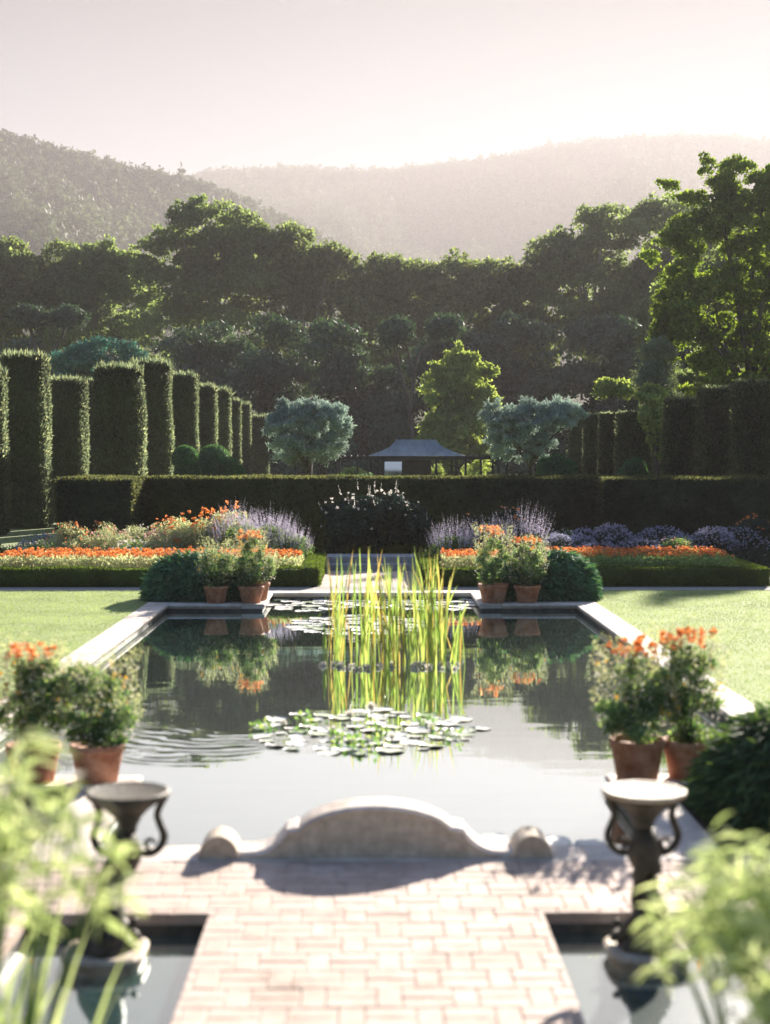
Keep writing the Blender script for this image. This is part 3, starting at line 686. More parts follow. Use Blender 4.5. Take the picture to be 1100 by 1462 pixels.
clump('salvia', 3.35, 31.9, .5, .72, 'dark', 'tallest lavender salvia with long bending spikes right of the path', GL, 56, spikes=150, sph=.62)
clump('zinnia', -4.15, 32.4, .42, 1.0, 'palebed', 'tall orange zinnias at the left end of their row', GZ, 61, 'orange', 40, .055, n=2600)
clump('zinnia', -3.6, 32.6, .45, 1.12, 'palebed', 'tallest orange zinnias before the dark hedge', GZ, 62, 'orange', 46, .055, n=2800)
clump('zinnia', -3.15, 33.2, .4, 1.15, 'palebed', 'orange and pink zinnias behind the lavender salvia', GZ, 63, 'peach', 36, .05, n=2200)
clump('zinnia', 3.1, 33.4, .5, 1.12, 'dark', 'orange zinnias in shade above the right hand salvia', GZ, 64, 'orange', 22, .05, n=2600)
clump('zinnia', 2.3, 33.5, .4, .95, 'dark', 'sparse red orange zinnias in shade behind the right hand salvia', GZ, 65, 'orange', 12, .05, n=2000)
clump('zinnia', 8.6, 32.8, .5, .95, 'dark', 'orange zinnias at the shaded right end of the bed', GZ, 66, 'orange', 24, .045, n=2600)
for i, (x, y, r, h, lm, fl, k, lab) in enumerate([
    (-6.55, 31.8, .55, .62, 'palebed', 'peach', 70, 'leftmost pink and orange clump in the left bed'),
    (-5.75, 32.2, .6, .55, 'palebed', 'pink', 60, 'pink flowered clump left of the lavender clump in the left bed'),
    (-5.15, 31.6, .45, .42, 'bed', 'white', 80, 'small white flowered clump in the middle of the left bed'),
    (-4.7, 32.1, .5, .5, 'palebed', 'pink', 50, 'pale pink clump just left of the tall zinnias'),
    (-2.7, 31.0, .4, .38, 'palebed', 'peach', 40, 'low peach flowered clump under the left salvia'),
    (-6.2, 32.9, .6, .60, 'palebed', 'peach', 90, 'peach flowered clump at the back of the left bed near the hedge block'),
    (-5.2, 33.0, .6, .56, 'palebed', 'white', 90, 'creamy white clump at the back of the left bed'),
    (-4.6, 33.2, .5, .66, 'palebed', 'peach', 90, 'tall peach clump behind the first orange zinnias'),
    (4.3, 33.2, .5, .5, 'bed', 'white', 70, 'white flowered clump at the back of the right bed by the salvia'),
    (6.5, 31.5, .5, .42, 'bed', 'pink', 60, 'dull pink clump behind the right hand marigolds'),
    (-7.1, 31.0, .4, .4, 'bed', 'white', 50, 'small white and green clump at the left end of the marigolds')]):
    clump('mixed_flowers', x, y, r, h, lm, lab, GM, 70 + i, fl, k, .032, n=3000, L=.05, W=.022)
for i, (x, y, r, h, k, lab) in enumerate([
    (-5.0, 31.0, .4, .36, 150, 'low purple aster clump behind the left marigolds'),
    (-4.35, 31.0, .4, .34, 140, 'low purple aster clump in front of the left zinnias'),
    (-7.3, 32.6, .6, .5, 160, 'bluish aster clump at the left end of the bed'),
    (4.05, 31.6, .35, .55, 110, 'white and lilac aster clump right of the tall salvia'),
    (4.6, 32.2, .5, .5, 200, 'low lilac aster clump left of the round purple one'),
    (5.3, 32.2, .55, .66, 260, 'rounded purple aster clump in the middle of the right bed'),
    (6.15, 32.0, .5, .45, 60, 'greenish aster clump with few flowers in the right bed'),
    (6.8, 32.3, .5, .5, 90, 'dull green and lilac aster clump left of the last purple one'),
    (4.9, 31.5, .6, .42, 200, 'wide low lilac aster clump right behind the right marigolds'),
    (5.8, 31.6, .6, .46, 200, 'loose lilac aster clump before the rounded purple one'),
    (6.6, 33.0, .7, .60, 200, 'tall dull aster clump at the back of the right bed'),
    (4.9, 33.1, .7, .58, 180, 'tall lilac aster clump against the dark hedge'),
    (8.2, 32.6, .7, .60, 160, 'last aster clump by the shaded zinnias'),
    (7.5, 32.0, .55, .62, 240, 'purple aster clump at the right end of the bed')]):
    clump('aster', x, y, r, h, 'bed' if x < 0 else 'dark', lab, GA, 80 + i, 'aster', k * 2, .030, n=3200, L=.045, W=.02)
for i, (x, y, r, h, lab) in enumerate([(-7.9, 31.2, .5, .42, 'green leafy plant at the left end of the bed'), (-8.4, 32.8, .6, .45, 'grey green bushy plant at the left edge behind the bed'),
                                      (-8.6, 29.9, .5, .4, 'dark green plant beside the left end of the marigolds'), (8.2, 31.2, .5, .5, 'dark green plant at the right end of the marigolds'), (9.2, 31.0, .5, .6, 'dark leafy plant at the right edge of the bed')]):
    clump('leafy_plant', x, y, r, h, 'box' if x < 0 else 'dark', lab, None, 95 + i, n=3000, L=.07, W=.035)
clump('flowering_shrub', .05, 34.6, 1.35, 1.72, 'dark', 'large dark leafy shrub with white blossoms before the hedge', None, 101, 'white', 46, .045, spikes=14, spikem='white', sph=.3, n=15000, L=.10, W=.05, ry=.7, cat='shrub')

# ------------------------------------------------------------------ reeds and lily pads
def reeds(x0, x1, Y0, Y1, n, H, label, seed):
    rng = RS(seed); P = np.stack([x0 + (x1 - x0) * rng.rand(n), Y0 + (Y1 - Y0) * rng.rand(n), np.full(n, WZL - .05)], 1)
    # gather the blades in tufts
    k = max(2, n // 12); C = P[:k]; P = C[rng.randint(0, k, n)] + rng.normal(size=(n, 3)) * np.array([.035, .035, 0])
    n = int(n * .64); P = P[:n]; hh = H * (.35 + .65 * rng.rand(n) ** .8)
    V, Q = blades(P, hh, .013 + .014 * rng.rand(n), .02 + .13 * rng.rand(n) ** 2, .02 + .16 * rng.rand(n) ** 3, rng, 7)
    o = np_mesh('reed_clump', V, Q, 'reed'); tag(o, label, 'reeds', 'yellow green reed clumps in the pool')
def wx(px, Y): return WX(px, Y)
YR = 18.6
for i, (a, b, y0, y1, n, H, lab) in enumerate([
    (458, 470, 18.6, 18.9, 10, 1.35, 'thinnest reed clump standing apart at the left of the reeds'),
    (478, 505, 18.4, 19.1, 60, 1.5, 'yellow green reed clump second from the left'),
    (510, 540, 18.1, 19.2, 62, 1.55, 'tall reed clump left of the middle of the reeds'),
    (540, 572, 18.0, 19.2, 78, 1.5, 'dense reed clump in the middle of the reeds'),
    (574, 592, 18.2, 19.4, 30, 1.5, 'narrow reed clump between the dense middle and right clumps'),
    (600, 628, 18.1, 19.2, 90, 1.55, 'dense reed clump second from the right'),
    (628, 650, 18.2, 19.3, 44, 1.5, 'green and yellow reed clump just left of the orange tipped one'),
    (648, 662, 18.0, 18.6, 16, .95, 'orange tinged reed clump at the right end of the reeds')]):
    reeds(wx(a, YR), wx(b, YR), y0, y1, n, H, lab, 120 + i)
# tiny buds at the foot of the reeds
rng = RS(140)
for i in range(54):
    px = 455 + 205 * rng.rand(); yy = 17.9 + .5 * rng.rand(); r = .020 + .026 * rng.rand()
    o = np_mesh('lily_bud', *pompons(np.array([[0, 0, .01]]), r * 1.25, 14, RS(i), .9, .7), 'white'); o.location = (wx(px, yy), yy, WZL)
    tag(o, 'tiny round lily bud floating at the foot of the reeds', 'flower bud', 'buds at the foot of the reeds')

def pad_mesh(seed):
    rng = random.Random(seed); n = 22; V = [(0, 0, .004)]; notch = .22
    for ring, rr in ((1, .55), (2, .93), (3, 1.0)):
        for i in range(n + 1):
            a = notch / 2 + (2 * PI - notch) * i / n; w = 1 + .03 * math.sin(3 * a + seed); V.append((rr * w * math.cos(a), rr * w * math.sin(a), [0, .004, .006, .03 + .02 * math.sin(5 * a)][ring]))
    Fc = [(0, 1 + i, 2 + i) for i in range(n)]
    for k in range(2):
        b0 = 1 + k * (n + 1); b1 = b0 + n + 1; Fc += [(b0 + i, b1 + i, b1 + i + 1, b0 + i + 1) for i in range(n)]
    me = bpy.data.meshes.new('lily_pad'); me.from_pydata(V, [], Fc); me.polygons.foreach_set('use_smooth', [True] * len(me.polygons)); me.materials.append(M['pad']); return me
PADS = [pad_mesh(i) for i in range(4)]
def pads(cx, cy, rx, ry, n, r0, r1, label, group, seed, tilt=.08):
    rng = random.Random(seed); placed = []
    tries = 0
    while len(placed) < n and tries < 6000:
        tries += 1; a = rng.uniform(0, 2 * PI); q = math.sqrt(rng.random()); x, y = cx + rx * q * math.cos(a), cy + ry * q * math.sin(a); r = rng.uniform(r0, r1)
        if any((x - X) ** 2 + (y - Y) ** 2 < ((r + R_) * .86) ** 2 for X, Y, R_ in placed): continue
        placed.append((x, y, r))
        o = bpy.data.objects.new('lily_pad', PADS[rng.randrange(4)]); COL.objects.link(o)
        o.location = (x, y, WZL + .004 + .006 * rng.random()); o.scale = (r, r, r * (1 + rng.random())); o.rotation_euler = (rng.uniform(-tilt, tilt), rng.uniform(-tilt, tilt), rng.uniform(0, 6.28))
        tag(o, label, 'lily pad', group)
def ctr(px, py): p = (py - 652); Y = 2.62 * F / p; return WX(px, Y), Y
x, y = ctr(520, 1045); pads(x, y, 1.05, 1.15, 66, .05, .13, 'lily pad in the scattered raft just beyond the stone arch', 'lily pads of the near raft', 1, .10)
x, y = ctr(640, 1040); pads(x, y, .35, .5, 8, .08, .13, 'pale lily pad at the right end of the near raft', 'lily pads right of the near raft', 2)
x, y = ctr(512, 893); pads(x, y, 1.05, 1.3, 60, .10, .18, 'lily pad in the pale oval raft behind the reeds', 'lily pads of the oval raft behind the reeds', 3, .03)
x, y = ctr(455, 862); pads(x, y, .9, 1.4, 34, .12, .21, 'lily pad floating by the far left pool corner', 'lily pads at the far left corner', 4, .03)
x, y = ctr(600, 862); pads(x, y, 1.1, 1.4, 40, .12, .21, 'lily pad floating near the far right recess corner', 'lily pads at the far right', 5, .03)
x, y = ctr(775, 1200); pads(.98, 9.75, .5, .22, 12, .07, .12, 'pale lily pad beside the right scroll of the stone arch', 'lily pads beside the right scroll', 6)
pads(-1.12, 9.62, .3, .14, 5, .06, .09, 'small lily pad beside the left scroll of the stone arch', 'lily pads beside the left scroll', 7)
def lily(px, py, r, label, seed, zz=.03):
    rng = RS(seed); x, y = ctr(px, py); k = 26
    a = rng.rand(k) * 2 * PI; e = .35 + 1.0 * rng.rand(k); A = np.stack([np.cos(a) * np.cos(e), np.sin(a) * np.cos(e), np.sin(e)], 1)
    N = unit(np.stack([-np.cos(a) * np.sin(e), -np.sin(a) * np.sin(e), np.cos(e)], 1))
    root = thing('water_lily', label, 'flower', (x, y, WZL), 'white water lilies')
    np_mesh('petals', *leaf_arrays(np.tile([0, 0, zz], (k, 1)), A, N, r, r * .45), 'white', root)
    mb = MB(); mb.tube([(0, 0, -.05), (0, 0, zz + .01)], .006, 6); mb.lathe([(.012, zz), (.018, zz + .02), (.004, zz + .035)], 8); mb.build('stalk', 'stem', root)
lily(530, 1036, .09, 'tall white water lily standing above the near raft of pads', 1, .14)
lily(500, 1030, .08, 'white water lily just left of the tallest one', 2)
lily(475, 1052, .07, 'white water lily at the front left of the near raft', 3)
lily(617, 1048, .07, 'white water lily at the right side of the near raft', 4)
lily(405, 1042, .06, 'small white water lily at the left end of the near raft', 5)
lily(560, 1062, .06, 'small white water lily at the front of the near raft', 6)
rng = RS(9)
x, y = ctr(510, 1060)
for i, (px, py) in enumerate([(372, 1042), (488, 1062), (515, 1072), (612, 1040), (437, 1032), (640, 1056), (540, 1050)]):
    x, y = ctr(px, py); n = 26
    P = np.stack([rng.normal(size=n) * .07, rng.normal(size=n) * .08, .0 + .07 * rng.rand(n)], 1)
    o = np_mesh('floating_leaves', *leaf_arrays(P, unit(rng.normal(size=(n, 3)) + np.array([0, 0, .5])), unit(rng.normal(size=(n, 3)) + np.array([0, 0, 1.])), .06, .045), 'pot_leaf'); o.location = (x, y, WZL)
    tag(o, 'dark green tuft of raised leaves among the near lily pads', 'water plant', 'green leaf tufts in the near raft')

# ------------------------------------------------------------------ clipped yew columns
def yew(px0, px1, ptop, Y, label, group, seed, n=7500, tuft=.28, L=.11):
    rng = RS(seed); x0, x1 = WX(px0, Y), WX(px1, Y); cx = (x0 + x1) / 2; w = (x1 - x0) / 2; d = min(w, .85) * .95; H = WZ(ptop, Y) - .12
    def shape(a, z):   # rounded square section, slightly wider at the middle, irregular
        c_, s_ = np.cos(a), np.sin(a); q = (np.abs(c_) ** 3.2 + np.abs(s_) ** 3.2) ** (-1 / 3.2)
        b = 1 + .03 * np.sin(3 * a + z * 1.3 + seed) + .03 * np.sin(z * 2.1 + seed * 2) - .08 * (z / H) ** 2 + .03 * np.sin(7 * a + seed)
        return np.stack([c_ * q * b * w, s_ * q * b * d], -1)
    na, nz = 24, 14; V = []; Q = []
    for j in range(nz + 1):
        z = H * j / nz; a = np.arange(na) * 2 * PI / na; p = shape(a, np.full(na, z)) * (.93 if j < nz else .8); V.append(np.column_stack([p, np.full(na, z - (.1 if j == nz else 0))]))
    V = np.concatenate(V)
    for j in range(nz):
        for i in range(na): Q.append((j * na + i, j * na + (i + 1) % na, (j + 1) * na + (i + 1) % na, (j + 1) * na + i))
    b = len(V); V = np.concatenate([V, [[0, 0, H - .05]]])
    for i in range(0, na, 2): Q.append((nz * na + i, nz * na + i + 1, nz * na + (i + 2) % na, b))
    core = (V, np.array(Q))
    n = int(n * 1.7); a = rng.rand(n) * 2 * PI; z = H * rng.rand(n) ** .9; p = shape(a, z) * (.94 + .08 * rng.rand(n))[:, None]
    P = np.column_stack([p, z]); u = unit(np.column_stack([p, np.zeros(n)]))
    A = unit(u * .55 + np.array([0, 0, 1.1]) + rng.normal(size=(n, 3)) * .5); N = unit(u + rng.normal(size=(n, 3)) * .5)
    side = leaf_arrays(P, A, N, L * (.6 + .9 * rng.rand(n)), L * .42)
    m = n // 5; q = np.sqrt(rng.rand(m)); a = rng.rand(m) * 2 * PI; p = shape(a, np.full(m, H)) * q[:, None]
    P = np.column_stack([p, np.full(m, H - .15) + .1 * rng.rand(m)]); A = unit(np.array([0, 0, 1.]) + rng.normal(size=(m, 3)) * .28)
    hgt = tuft * 1.15 * (.25 + 1.1 * rng.rand(m) ** 1.6) * (.7 + .5 * np.sin(p[:, 0] * 9 + seed) ** 2)
    top = leaf_arrays(P, A, unit(rng.normal(size=(m, 3))), hgt + .05, .06)
    V, Q = cat_arrays([core, side, top]); o = np_mesh('yew_column', V, Q, 'yew'); o.location = (cx, Y, 0); tag(o, label, 'clipped tree', group)
GYL, GYR = 'clipped yew columns in the left row', 'clipped yew columns in the right row'
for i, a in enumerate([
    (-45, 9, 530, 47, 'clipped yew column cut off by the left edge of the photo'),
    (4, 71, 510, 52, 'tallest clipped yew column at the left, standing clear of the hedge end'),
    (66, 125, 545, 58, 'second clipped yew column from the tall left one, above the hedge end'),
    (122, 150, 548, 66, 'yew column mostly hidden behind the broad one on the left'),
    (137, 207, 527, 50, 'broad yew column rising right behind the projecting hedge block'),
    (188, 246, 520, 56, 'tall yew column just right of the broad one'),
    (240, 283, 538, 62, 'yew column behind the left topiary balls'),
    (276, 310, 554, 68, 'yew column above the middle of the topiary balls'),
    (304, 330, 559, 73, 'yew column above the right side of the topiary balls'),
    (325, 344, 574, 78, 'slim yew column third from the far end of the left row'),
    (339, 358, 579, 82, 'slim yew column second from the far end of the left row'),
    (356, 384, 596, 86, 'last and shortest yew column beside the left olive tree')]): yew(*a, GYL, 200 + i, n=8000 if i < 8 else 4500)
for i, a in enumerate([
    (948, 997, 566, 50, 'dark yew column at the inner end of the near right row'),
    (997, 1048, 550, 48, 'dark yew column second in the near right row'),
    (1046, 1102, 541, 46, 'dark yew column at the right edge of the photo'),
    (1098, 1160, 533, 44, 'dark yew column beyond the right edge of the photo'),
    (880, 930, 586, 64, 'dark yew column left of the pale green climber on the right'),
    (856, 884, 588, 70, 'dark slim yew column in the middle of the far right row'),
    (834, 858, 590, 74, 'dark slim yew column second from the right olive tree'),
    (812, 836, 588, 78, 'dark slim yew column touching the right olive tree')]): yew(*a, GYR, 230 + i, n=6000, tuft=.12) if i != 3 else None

# topiary clouds
def topiary(balls, Y, label, seed, mat='topiary'):
    rng = RS(seed); parts = []
    cx = WX(sum(b[0] for b in balls) / len(balls), Y)
    for (px, py, rp) in balls:
        r = rp / F * Y; c = np.array([WX(px, Y) - cx, rng.uniform(-.2, .2), WZ(py, Y)]); n = int(1500 + 1800 * r)
        u = unit(rng.normal(size=(n, 3))); P = c + u * r * (.95 + .06 * rng.rand(n))[:, None]
        parts.append(leaf_arrays(P, unit(u * .7 + rng.normal(size=(n, 3)) * .6 + np.array([0, 0, .3])), unit(u + rng.normal(size=(n, 3)) * .5), .07, .04))
        V = []; Q = []; a, b = 14, 9
        for j in range(b + 1):
            for i in range(a):
                t = -PI / 2 + PI * j / b; p = 2 * PI * i / a; V.append(c + r * .94 * np.array([math.cos(p) * math.cos(t), math.sin(p) * math.cos(t), math.sin(t)]))
        for j in range(b):
            for i in range(a): Q.append((j * a + i, j * a + (i + 1) % a, (j + 1) * a + (i + 1) % a, (j + 1) * a + i))
        parts.append((np.array(V), np.array(Q)))
    V, Q = cat_arrays(parts); root = thing('topiary', label, 'topiary', (cx, Y, 0), 'cloud pruned topiary bushes')
    np_mesh('crown', V, Q, mat, root)
    mb = MB()
    for (px, py, rp) in balls: mb.tube([(0, 0, 0), ((WX(px, Y) - cx) * .5, 0, .8), (WX(px, Y) - cx, 0, WZ(py, Y))], [.08, .06, .04], 7)
    mb.build('trunk', 'bark', root)
topiary([(265, 655, 18), (268, 676, 19)], 49, 'round topiary ball left of the cloud pruned cluster', 301)
topiary([(305, 660, 24), (300, 672, 20), (326, 668, 15), (338, 676, 12), (318, 684, 14), (288, 680, 12)], 50, 'cloud pruned cluster of topiary balls before the left yews', 302)
topiary([(782, 668, 14), (797, 664, 15), (810, 669, 12), (778, 678, 12), (800, 680, 14)], 50, 'cloud pruned topiary bush under the right olive tree', 303)
topiary([(906, 670, 16), (896, 680, 14), (915, 682, 12)], 50, 'small dark topiary bush before the far right yews', 304)

# ------------------------------------------------------------------ trees
def frond_blobs(big, k, r, rng, ext=.5):
    B = np.asarray(big); w = B[:, 3] * B[:, 5]; out = []
    for i in rng.choice(len(B), k, p=w / w.sum()):
        u = unit(rng.normal(size=3) + np.array([0, 0, .45])); e = ext * (.4 + .8 * rng.rand()); q = unit(u + np.array([0, 0, .2]))
        p = B[i, :3] + u * B[i, 3:6] * .85
        for j in range(3):
            rr = r * (1 - .2 * j); out.append([*(p + q * r * .8 * j * (.6 + e)), rr, rr, rr * .8])
    return np.array(out)
def tree(name, Y, pblobs, n, L, W, mat, label, cat='tree', group=None, seed=1, bark='bark', subk=90, sr=(.5, 1.1), trunk=None, depth=.7, tr=.3, upper=.4, rin=.35, limbs=10, out=.5, up=.2, fr=None, sh=.5, zs=.62):
    """pblobs: ellipses (px, py, rx, ry) measured at distance Y; each becomes a body with depth"""
    rng = RS(seed)
    cxp = trunk[0] if trunk else sum(b[0] for b in pblobs) / len(pblobs); cx = WX(cxp, Y)
    big = []
    for (px, py, rx, ry) in pblobs:
        R_ = rx / F * Y; big.append((WX(px, Y) - cx, rng.uniform(-.25, .25) * R_, WZ(py, Y), R_, R_ * depth, ry / F * Y))
    sb = sub_blobs(big, subk, sr[0], sr[1], rng, sh, .3, zs)
    if fr: sb = np.concatenate([sb, frond_blobs(big, fr[0], fr[1], rng)])
    V, Q = blob_leaves(sb, n, L, W, rng, rin, out, up, upper)
    root = thing(name, label, cat, (cx, Y, -.02), group)
    V[:, 2] = np.maximum(V[:, 2], .05)
    np_mesh('crown', V, Q, mat, root)
    mb = MB(); big = np.array(big); zb = (big[:, 2] - big[:, 5]).min(); zc = big[:, 2].mean()
    fork = max(.6, zb * .8 + .15 * zc)
    mb.tube(smooth_path([(0, 0, 0), (rng.uniform(-.3, .3) * tr, 0, fork * .5), (rng.uniform(-.6, .6) * tr, 0, fork)], 3), [tr * (1.25 - .45 * i / 6) for i in range(7)], 9)
    for i in range(limbs):
        b = sb[rng.randint(len(sb))]; m = np.array([b[0] * .45, b[1] * .5, fork + (b[2] - fork) * .45]) + rng.normal(size=3) * tr * .8
        pts = smooth_path([(0, 0, fork * .9), tuple(m), (b[0], b[1], b[2])], 4); k = len(pts)
        mb.tube(pts, [tr * .6 * (1 - .85 * j / (k - 1)) for j in range(k)], 6)
    mb.build('trunk', bark, root, True)
    return root
YO = 150
GO = 'oaks of the wood behind the garden'
big_oaks = [
    (150, [(15, 410, 60, 55), (-20, 440, 60, 60), (40, 470, 45, 55)], 'oak_light', 'pale sunlit oak at the far left edge of the wood'),
    (152, [(130, 395, 62, 50), (95, 440, 60, 60), (170, 430, 60, 70), (130, 500, 80, 60)], 'oak', 'dark rounded oak second from the left in the wood'),
    (146, [(262, 318, 40, 28), (300, 345, 68, 45), (255, 400, 55, 70), (350, 370, 60, 40), (330, 440, 90, 70), (250, 490, 80, 60)], 'oak', 'tallest oak with a ragged spreading crown left of centre'),
    (149, [(420, 375, 60, 38), (455, 405, 62, 42), (400, 440, 70, 60), (480, 460, 60, 60), (420, 520, 80, 50)], 'oak_light', 'wide sloping oak right of the tallest oak'),
    (151, [(545, 412, 52, 34), (590, 410, 48, 30), (560, 470, 75, 60), (600, 520, 60, 50)], 'oak_light', 'low sunlit oak in the middle of the wood'),
    (150, [(650, 405, 50, 28), (705, 408, 48, 30), (740, 410, 30, 28), (680, 460, 75, 60), (730, 500, 60, 60)], 'oak_light', 'flat topped oak right of the middle'),
    (148, [(845, 345, 45, 42), (800, 380, 42, 38), (880, 335, 45, 35), (835, 430, 80, 75), (880, 490, 70, 70)], 'oak', 'tall rounded oak left of the bright green tree'),
    (150, [(950, 330, 55, 35), (1000, 400, 80, 80), (940, 450, 60, 90)], 'oak', 'dark oak partly hidden behind the bright green tree'),
    (153, [(1110, 380, 80, 110), (1060, 470, 60, 80)], 'oak', 'oak behind the bright green tree at the right edge')]
for i, (Y, bl, mt, lab) in enumerate(big_oaks):
    tree('oak_tree', Y, bl, 44000, .44, .27, mt, lab, 'tree', GO, 400 + i, 'palebark', 150, (.8, 1.9), tr=.5, limbs=12, upper=.88, rin=.6, up=.3, fr=(60, .8), sh=.6, zs=.82)
tree('oak_tree', 98, [(1010, 420, 70, 60), (1090, 400, 80, 90), (1030, 520, 90, 70), (1180, 420, 90, 110), (1010, 600, 80, 60)], 30000, .4, .26, 'oak', 'dark oak added behind the bright green maple to shade the right yews', 'tree', GO, 415, 'palebark', 120, (.6, 1.5), tr=.4, limbs=10, upper=.7, rin=.5)  # added oak, mostly hidden, put here to shade the right yews
# understorey trees in shade in front of the oaks
GU = 'shaded trees under the oaks'
for i, (Y, bl, mt, lab) in enumerate([
    (118, [(30, 540, 70, 50), (60, 600, 80, 60)], 'under', 'dark shaded tree at the far left under the oaks'),
    (120, [(170, 560, 80, 45), (200, 600, 90, 60)], 'under', 'dark shaded tree behind the left yew row'),
    (112, [(300, 520, 70, 55), (320, 580, 80, 70)], 'under', 'dark shaded tree behind the far end of the left yews'),
    (110, [(400, 510, 60, 50), (380, 570, 70, 60), (440, 620, 80, 45)], 'under', 'dark shaded tree above the left olive tree'),
    (108, [(505, 560, 60, 60), (520, 620, 80, 50), (470, 500, 50, 40)], 'under', 'dark spreading shrub tree left of the pavilion roof'),
    (116, [(640, 520, 60, 50), (600, 600, 70, 60)], 'under', 'dark tree hidden behind the yellow green tree'),
    (114, [(740, 500, 60, 45), (760, 570, 70, 60), (700, 620, 70, 50)], 'under', 'dark tree behind the right olive tree'),
    (116, [(850, 510, 60, 60), (840, 580, 80, 60), (870, 640, 90, 50)], 'under', 'dark tree behind the far right yews'),
    (118, [(960, 540, 70, 70), (960, 620, 90, 60)], 'under', 'dark tree behind the near right yews'),
    (118, [(1090, 540, 80, 80), (1080, 620, 90, 60)], 'under', 'dark tree behind the yews at the right edge')]):
    bl = bl + [(bl[0][0] - 20, 645, 75, 38), (bl[0][0] + 50, 650, 60, 34)]
    tree('understorey_tree', Y, bl, 19000, .42, .24, mt, lab, 'tree', GU, 430 + i, 'bark', 80, (.8, 1.7), tr=.22, limbs=8, depth=.6)
for i in range(16):
    px = -40 + 76 * i + 20 * math.sin(i * 2.3)
    clump('shade_shrub', WX(px, 98), 98 + 2 * math.sin(i * 1.7), 2.9, 3.3 + .8 * math.sin(i * 3.1), 'under', 'dark low shrub filling the shade under the oaks', 'low shrubs in the shade under the oaks', 560 + i, n=3200, L=.4, W=.22, z0=0, cat='shrub')
# one bare forked pale trunk visible in the middle
def bare(px, Y, pts, label, seed):
    x0 = WX(px, Y); root = thing('forked_tree', label, 'tree', (x0, Y, 0)); mb = MB()
    for path, r in pts:
        P = smooth_path([(WX(a, Y) - x0, 0.2 * k, WZ(b, Y)) for k, (a, b) in enumerate(path)], 4); n = len(P)
        mb.tube(P, [r * (1 - .75 * i / (n - 1)) for i in range(n)], 8)
    mb.build('trunk', 'bark', root, True)
    rng = RS(seed); c = [((WX(a, Y) - x0), 0, WZ(b, Y), .9, .9, .6) for path, r in pts for a, b in path[-1:]]
    np_mesh('crown', *blob_leaves(sub_blobs(c, 30, .5, 1.1, rng), 3500, .4, .22, rng), 'under', root)
bare(588, 104, [([(588, 652), (588, 610), (582, 570), (572, 530), (566, 505), (560, 480)], .2), ([(586, 590), (590, 555), (592, 530), (600, 505), (622, 488), (640, 470)], .17), ([(591, 535), (585, 510), (580, 490), (570, 470)], .11)], 'pale forked trunk standing in the shade behind the pavilion', 471)
bare(65, 112, [([(50, 652), (50, 560), (52, 510), (45, 480), (40, 450)], .3), ([(70, 652), (72, 550), (78, 500), (88, 480), (95, 455)], .26)], 'pale twin trunks in the shade behind the left yews', 472)
# blue cedar, yellow green tree, big maple, grey green tree, small layered tree, climber
tree('blue_cedar', 80, [(110, 520, 32, 22), (150, 508, 36, 22), (185, 516, 24, 20), (140, 540, 60, 30)], 13000, .26, .10, 'teal', 'bluish green cedar shrub rising behind the left yews', seed=501, subk=60, sr=(.4, .8), tr=.14, upper=.8, up=.0)
tree('yellow_green_tree', 84, [(655, 535, 38, 28), (640, 575, 42, 30), (672, 580, 38, 34), (650, 620, 54, 34), (625, 540, 18, 18), (690, 545, 16, 20), (660, 515, 22, 14), (655, 650, 50, 30)], 26000, .26, .16, 'lime', 'bright yellow green tree behind the pavilion roof', seed=502, subk=130, sr=(.25, .65), tr=.16, limbs=14, upper=.7, fr=(60, .26))
tree('bright_maple', 68, [(1185, 235, 55, 60), (1230, 330, 70, 90), (1065, 262, 55, 36), (1018, 250, 16, 22), (1010, 300, 45, 36), (975, 270, 22, 20), (1080, 320, 70, 70), (990, 345, 45, 35), (955, 375, 38, 30), (960, 420, 45, 35), (1010, 430, 70, 50), (1090, 430, 60, 70), (985, 500, 55, 40), (1060, 520, 70, 50), (965, 470, 40, 30), (1140, 300, 60, 80), (1150, 430, 70, 100), (1000, 555, 40, 30)],  # crown bodies beyond the right edge of view added to shade the right bed
     105000, .20, .13, 'maple', 'large bright green maple filling the upper right', seed=503, subk=350, sr=(.25, .70), trunk=(1075,), tr=.28, limbs=14, depth=.8, out=.6, upper=.6, up=.5, fr=(150, .36))
tree('grey_green_tree', 66, [(938, 510, 26, 32), (930, 560, 26, 45), (950, 600, 28, 40)], 11000, .18, .06, 'greygreen', 'pale grey green tree between the far yews and the maple', seed=504, subk=50, sr=(.3, .6), tr=.12)
tree('layered_tree', 70, [(878, 552, 28, 8), (900, 562, 26, 7), (865, 560, 14, 5)], 2600, .2, .13, 'lime', 'small layered light green tree above the far right yews', seed=505, subk=24, sr=(.2, .45), tr=.07, limbs=6)
tree('light_green_climber', 56, [(930, 572, 18, 22), (935, 602, 20, 24), (945, 632, 14, 20)], 5500, .16, .12, 'lime', 'light green leafy climber beside the near right yews', 'shrub', seed=506, subk=40, sr=(.15, .35), tr=.06)
tree('olive_tree', 55, [(445, 612, 54, 36), (420, 600, 34, 26), (475, 600, 28, 26), (440, 638, 56, 26), (400, 612, 18, 26)], 32000, .16, .045, 'olive', 'silvery rounded olive tree left of the pavilion', group='silvery olive trees', seed=507, subk=190, sr=(.12, .30), sh=.7, fr=(80, .15), trunk=(440,), tr=.12, bark='bark', up=.7)
tree('olive_tree', 55, [(748, 610, 52, 34), (722, 612, 28, 30), (798, 592, 32, 17), (770, 600, 50, 24), (745, 636, 48, 24), (812, 590, 22, 12), (706, 598, 16, 20)], 32000, .16, .045, 'olive', 'silvery flat topped olive tree right of the pavilion', group='silvery olive trees', seed=508, subk=190, sr=(.12, .30), sh=.7, fr=(80, .15), trunk=(758,), tr=.12, bark='bark', up=.7)
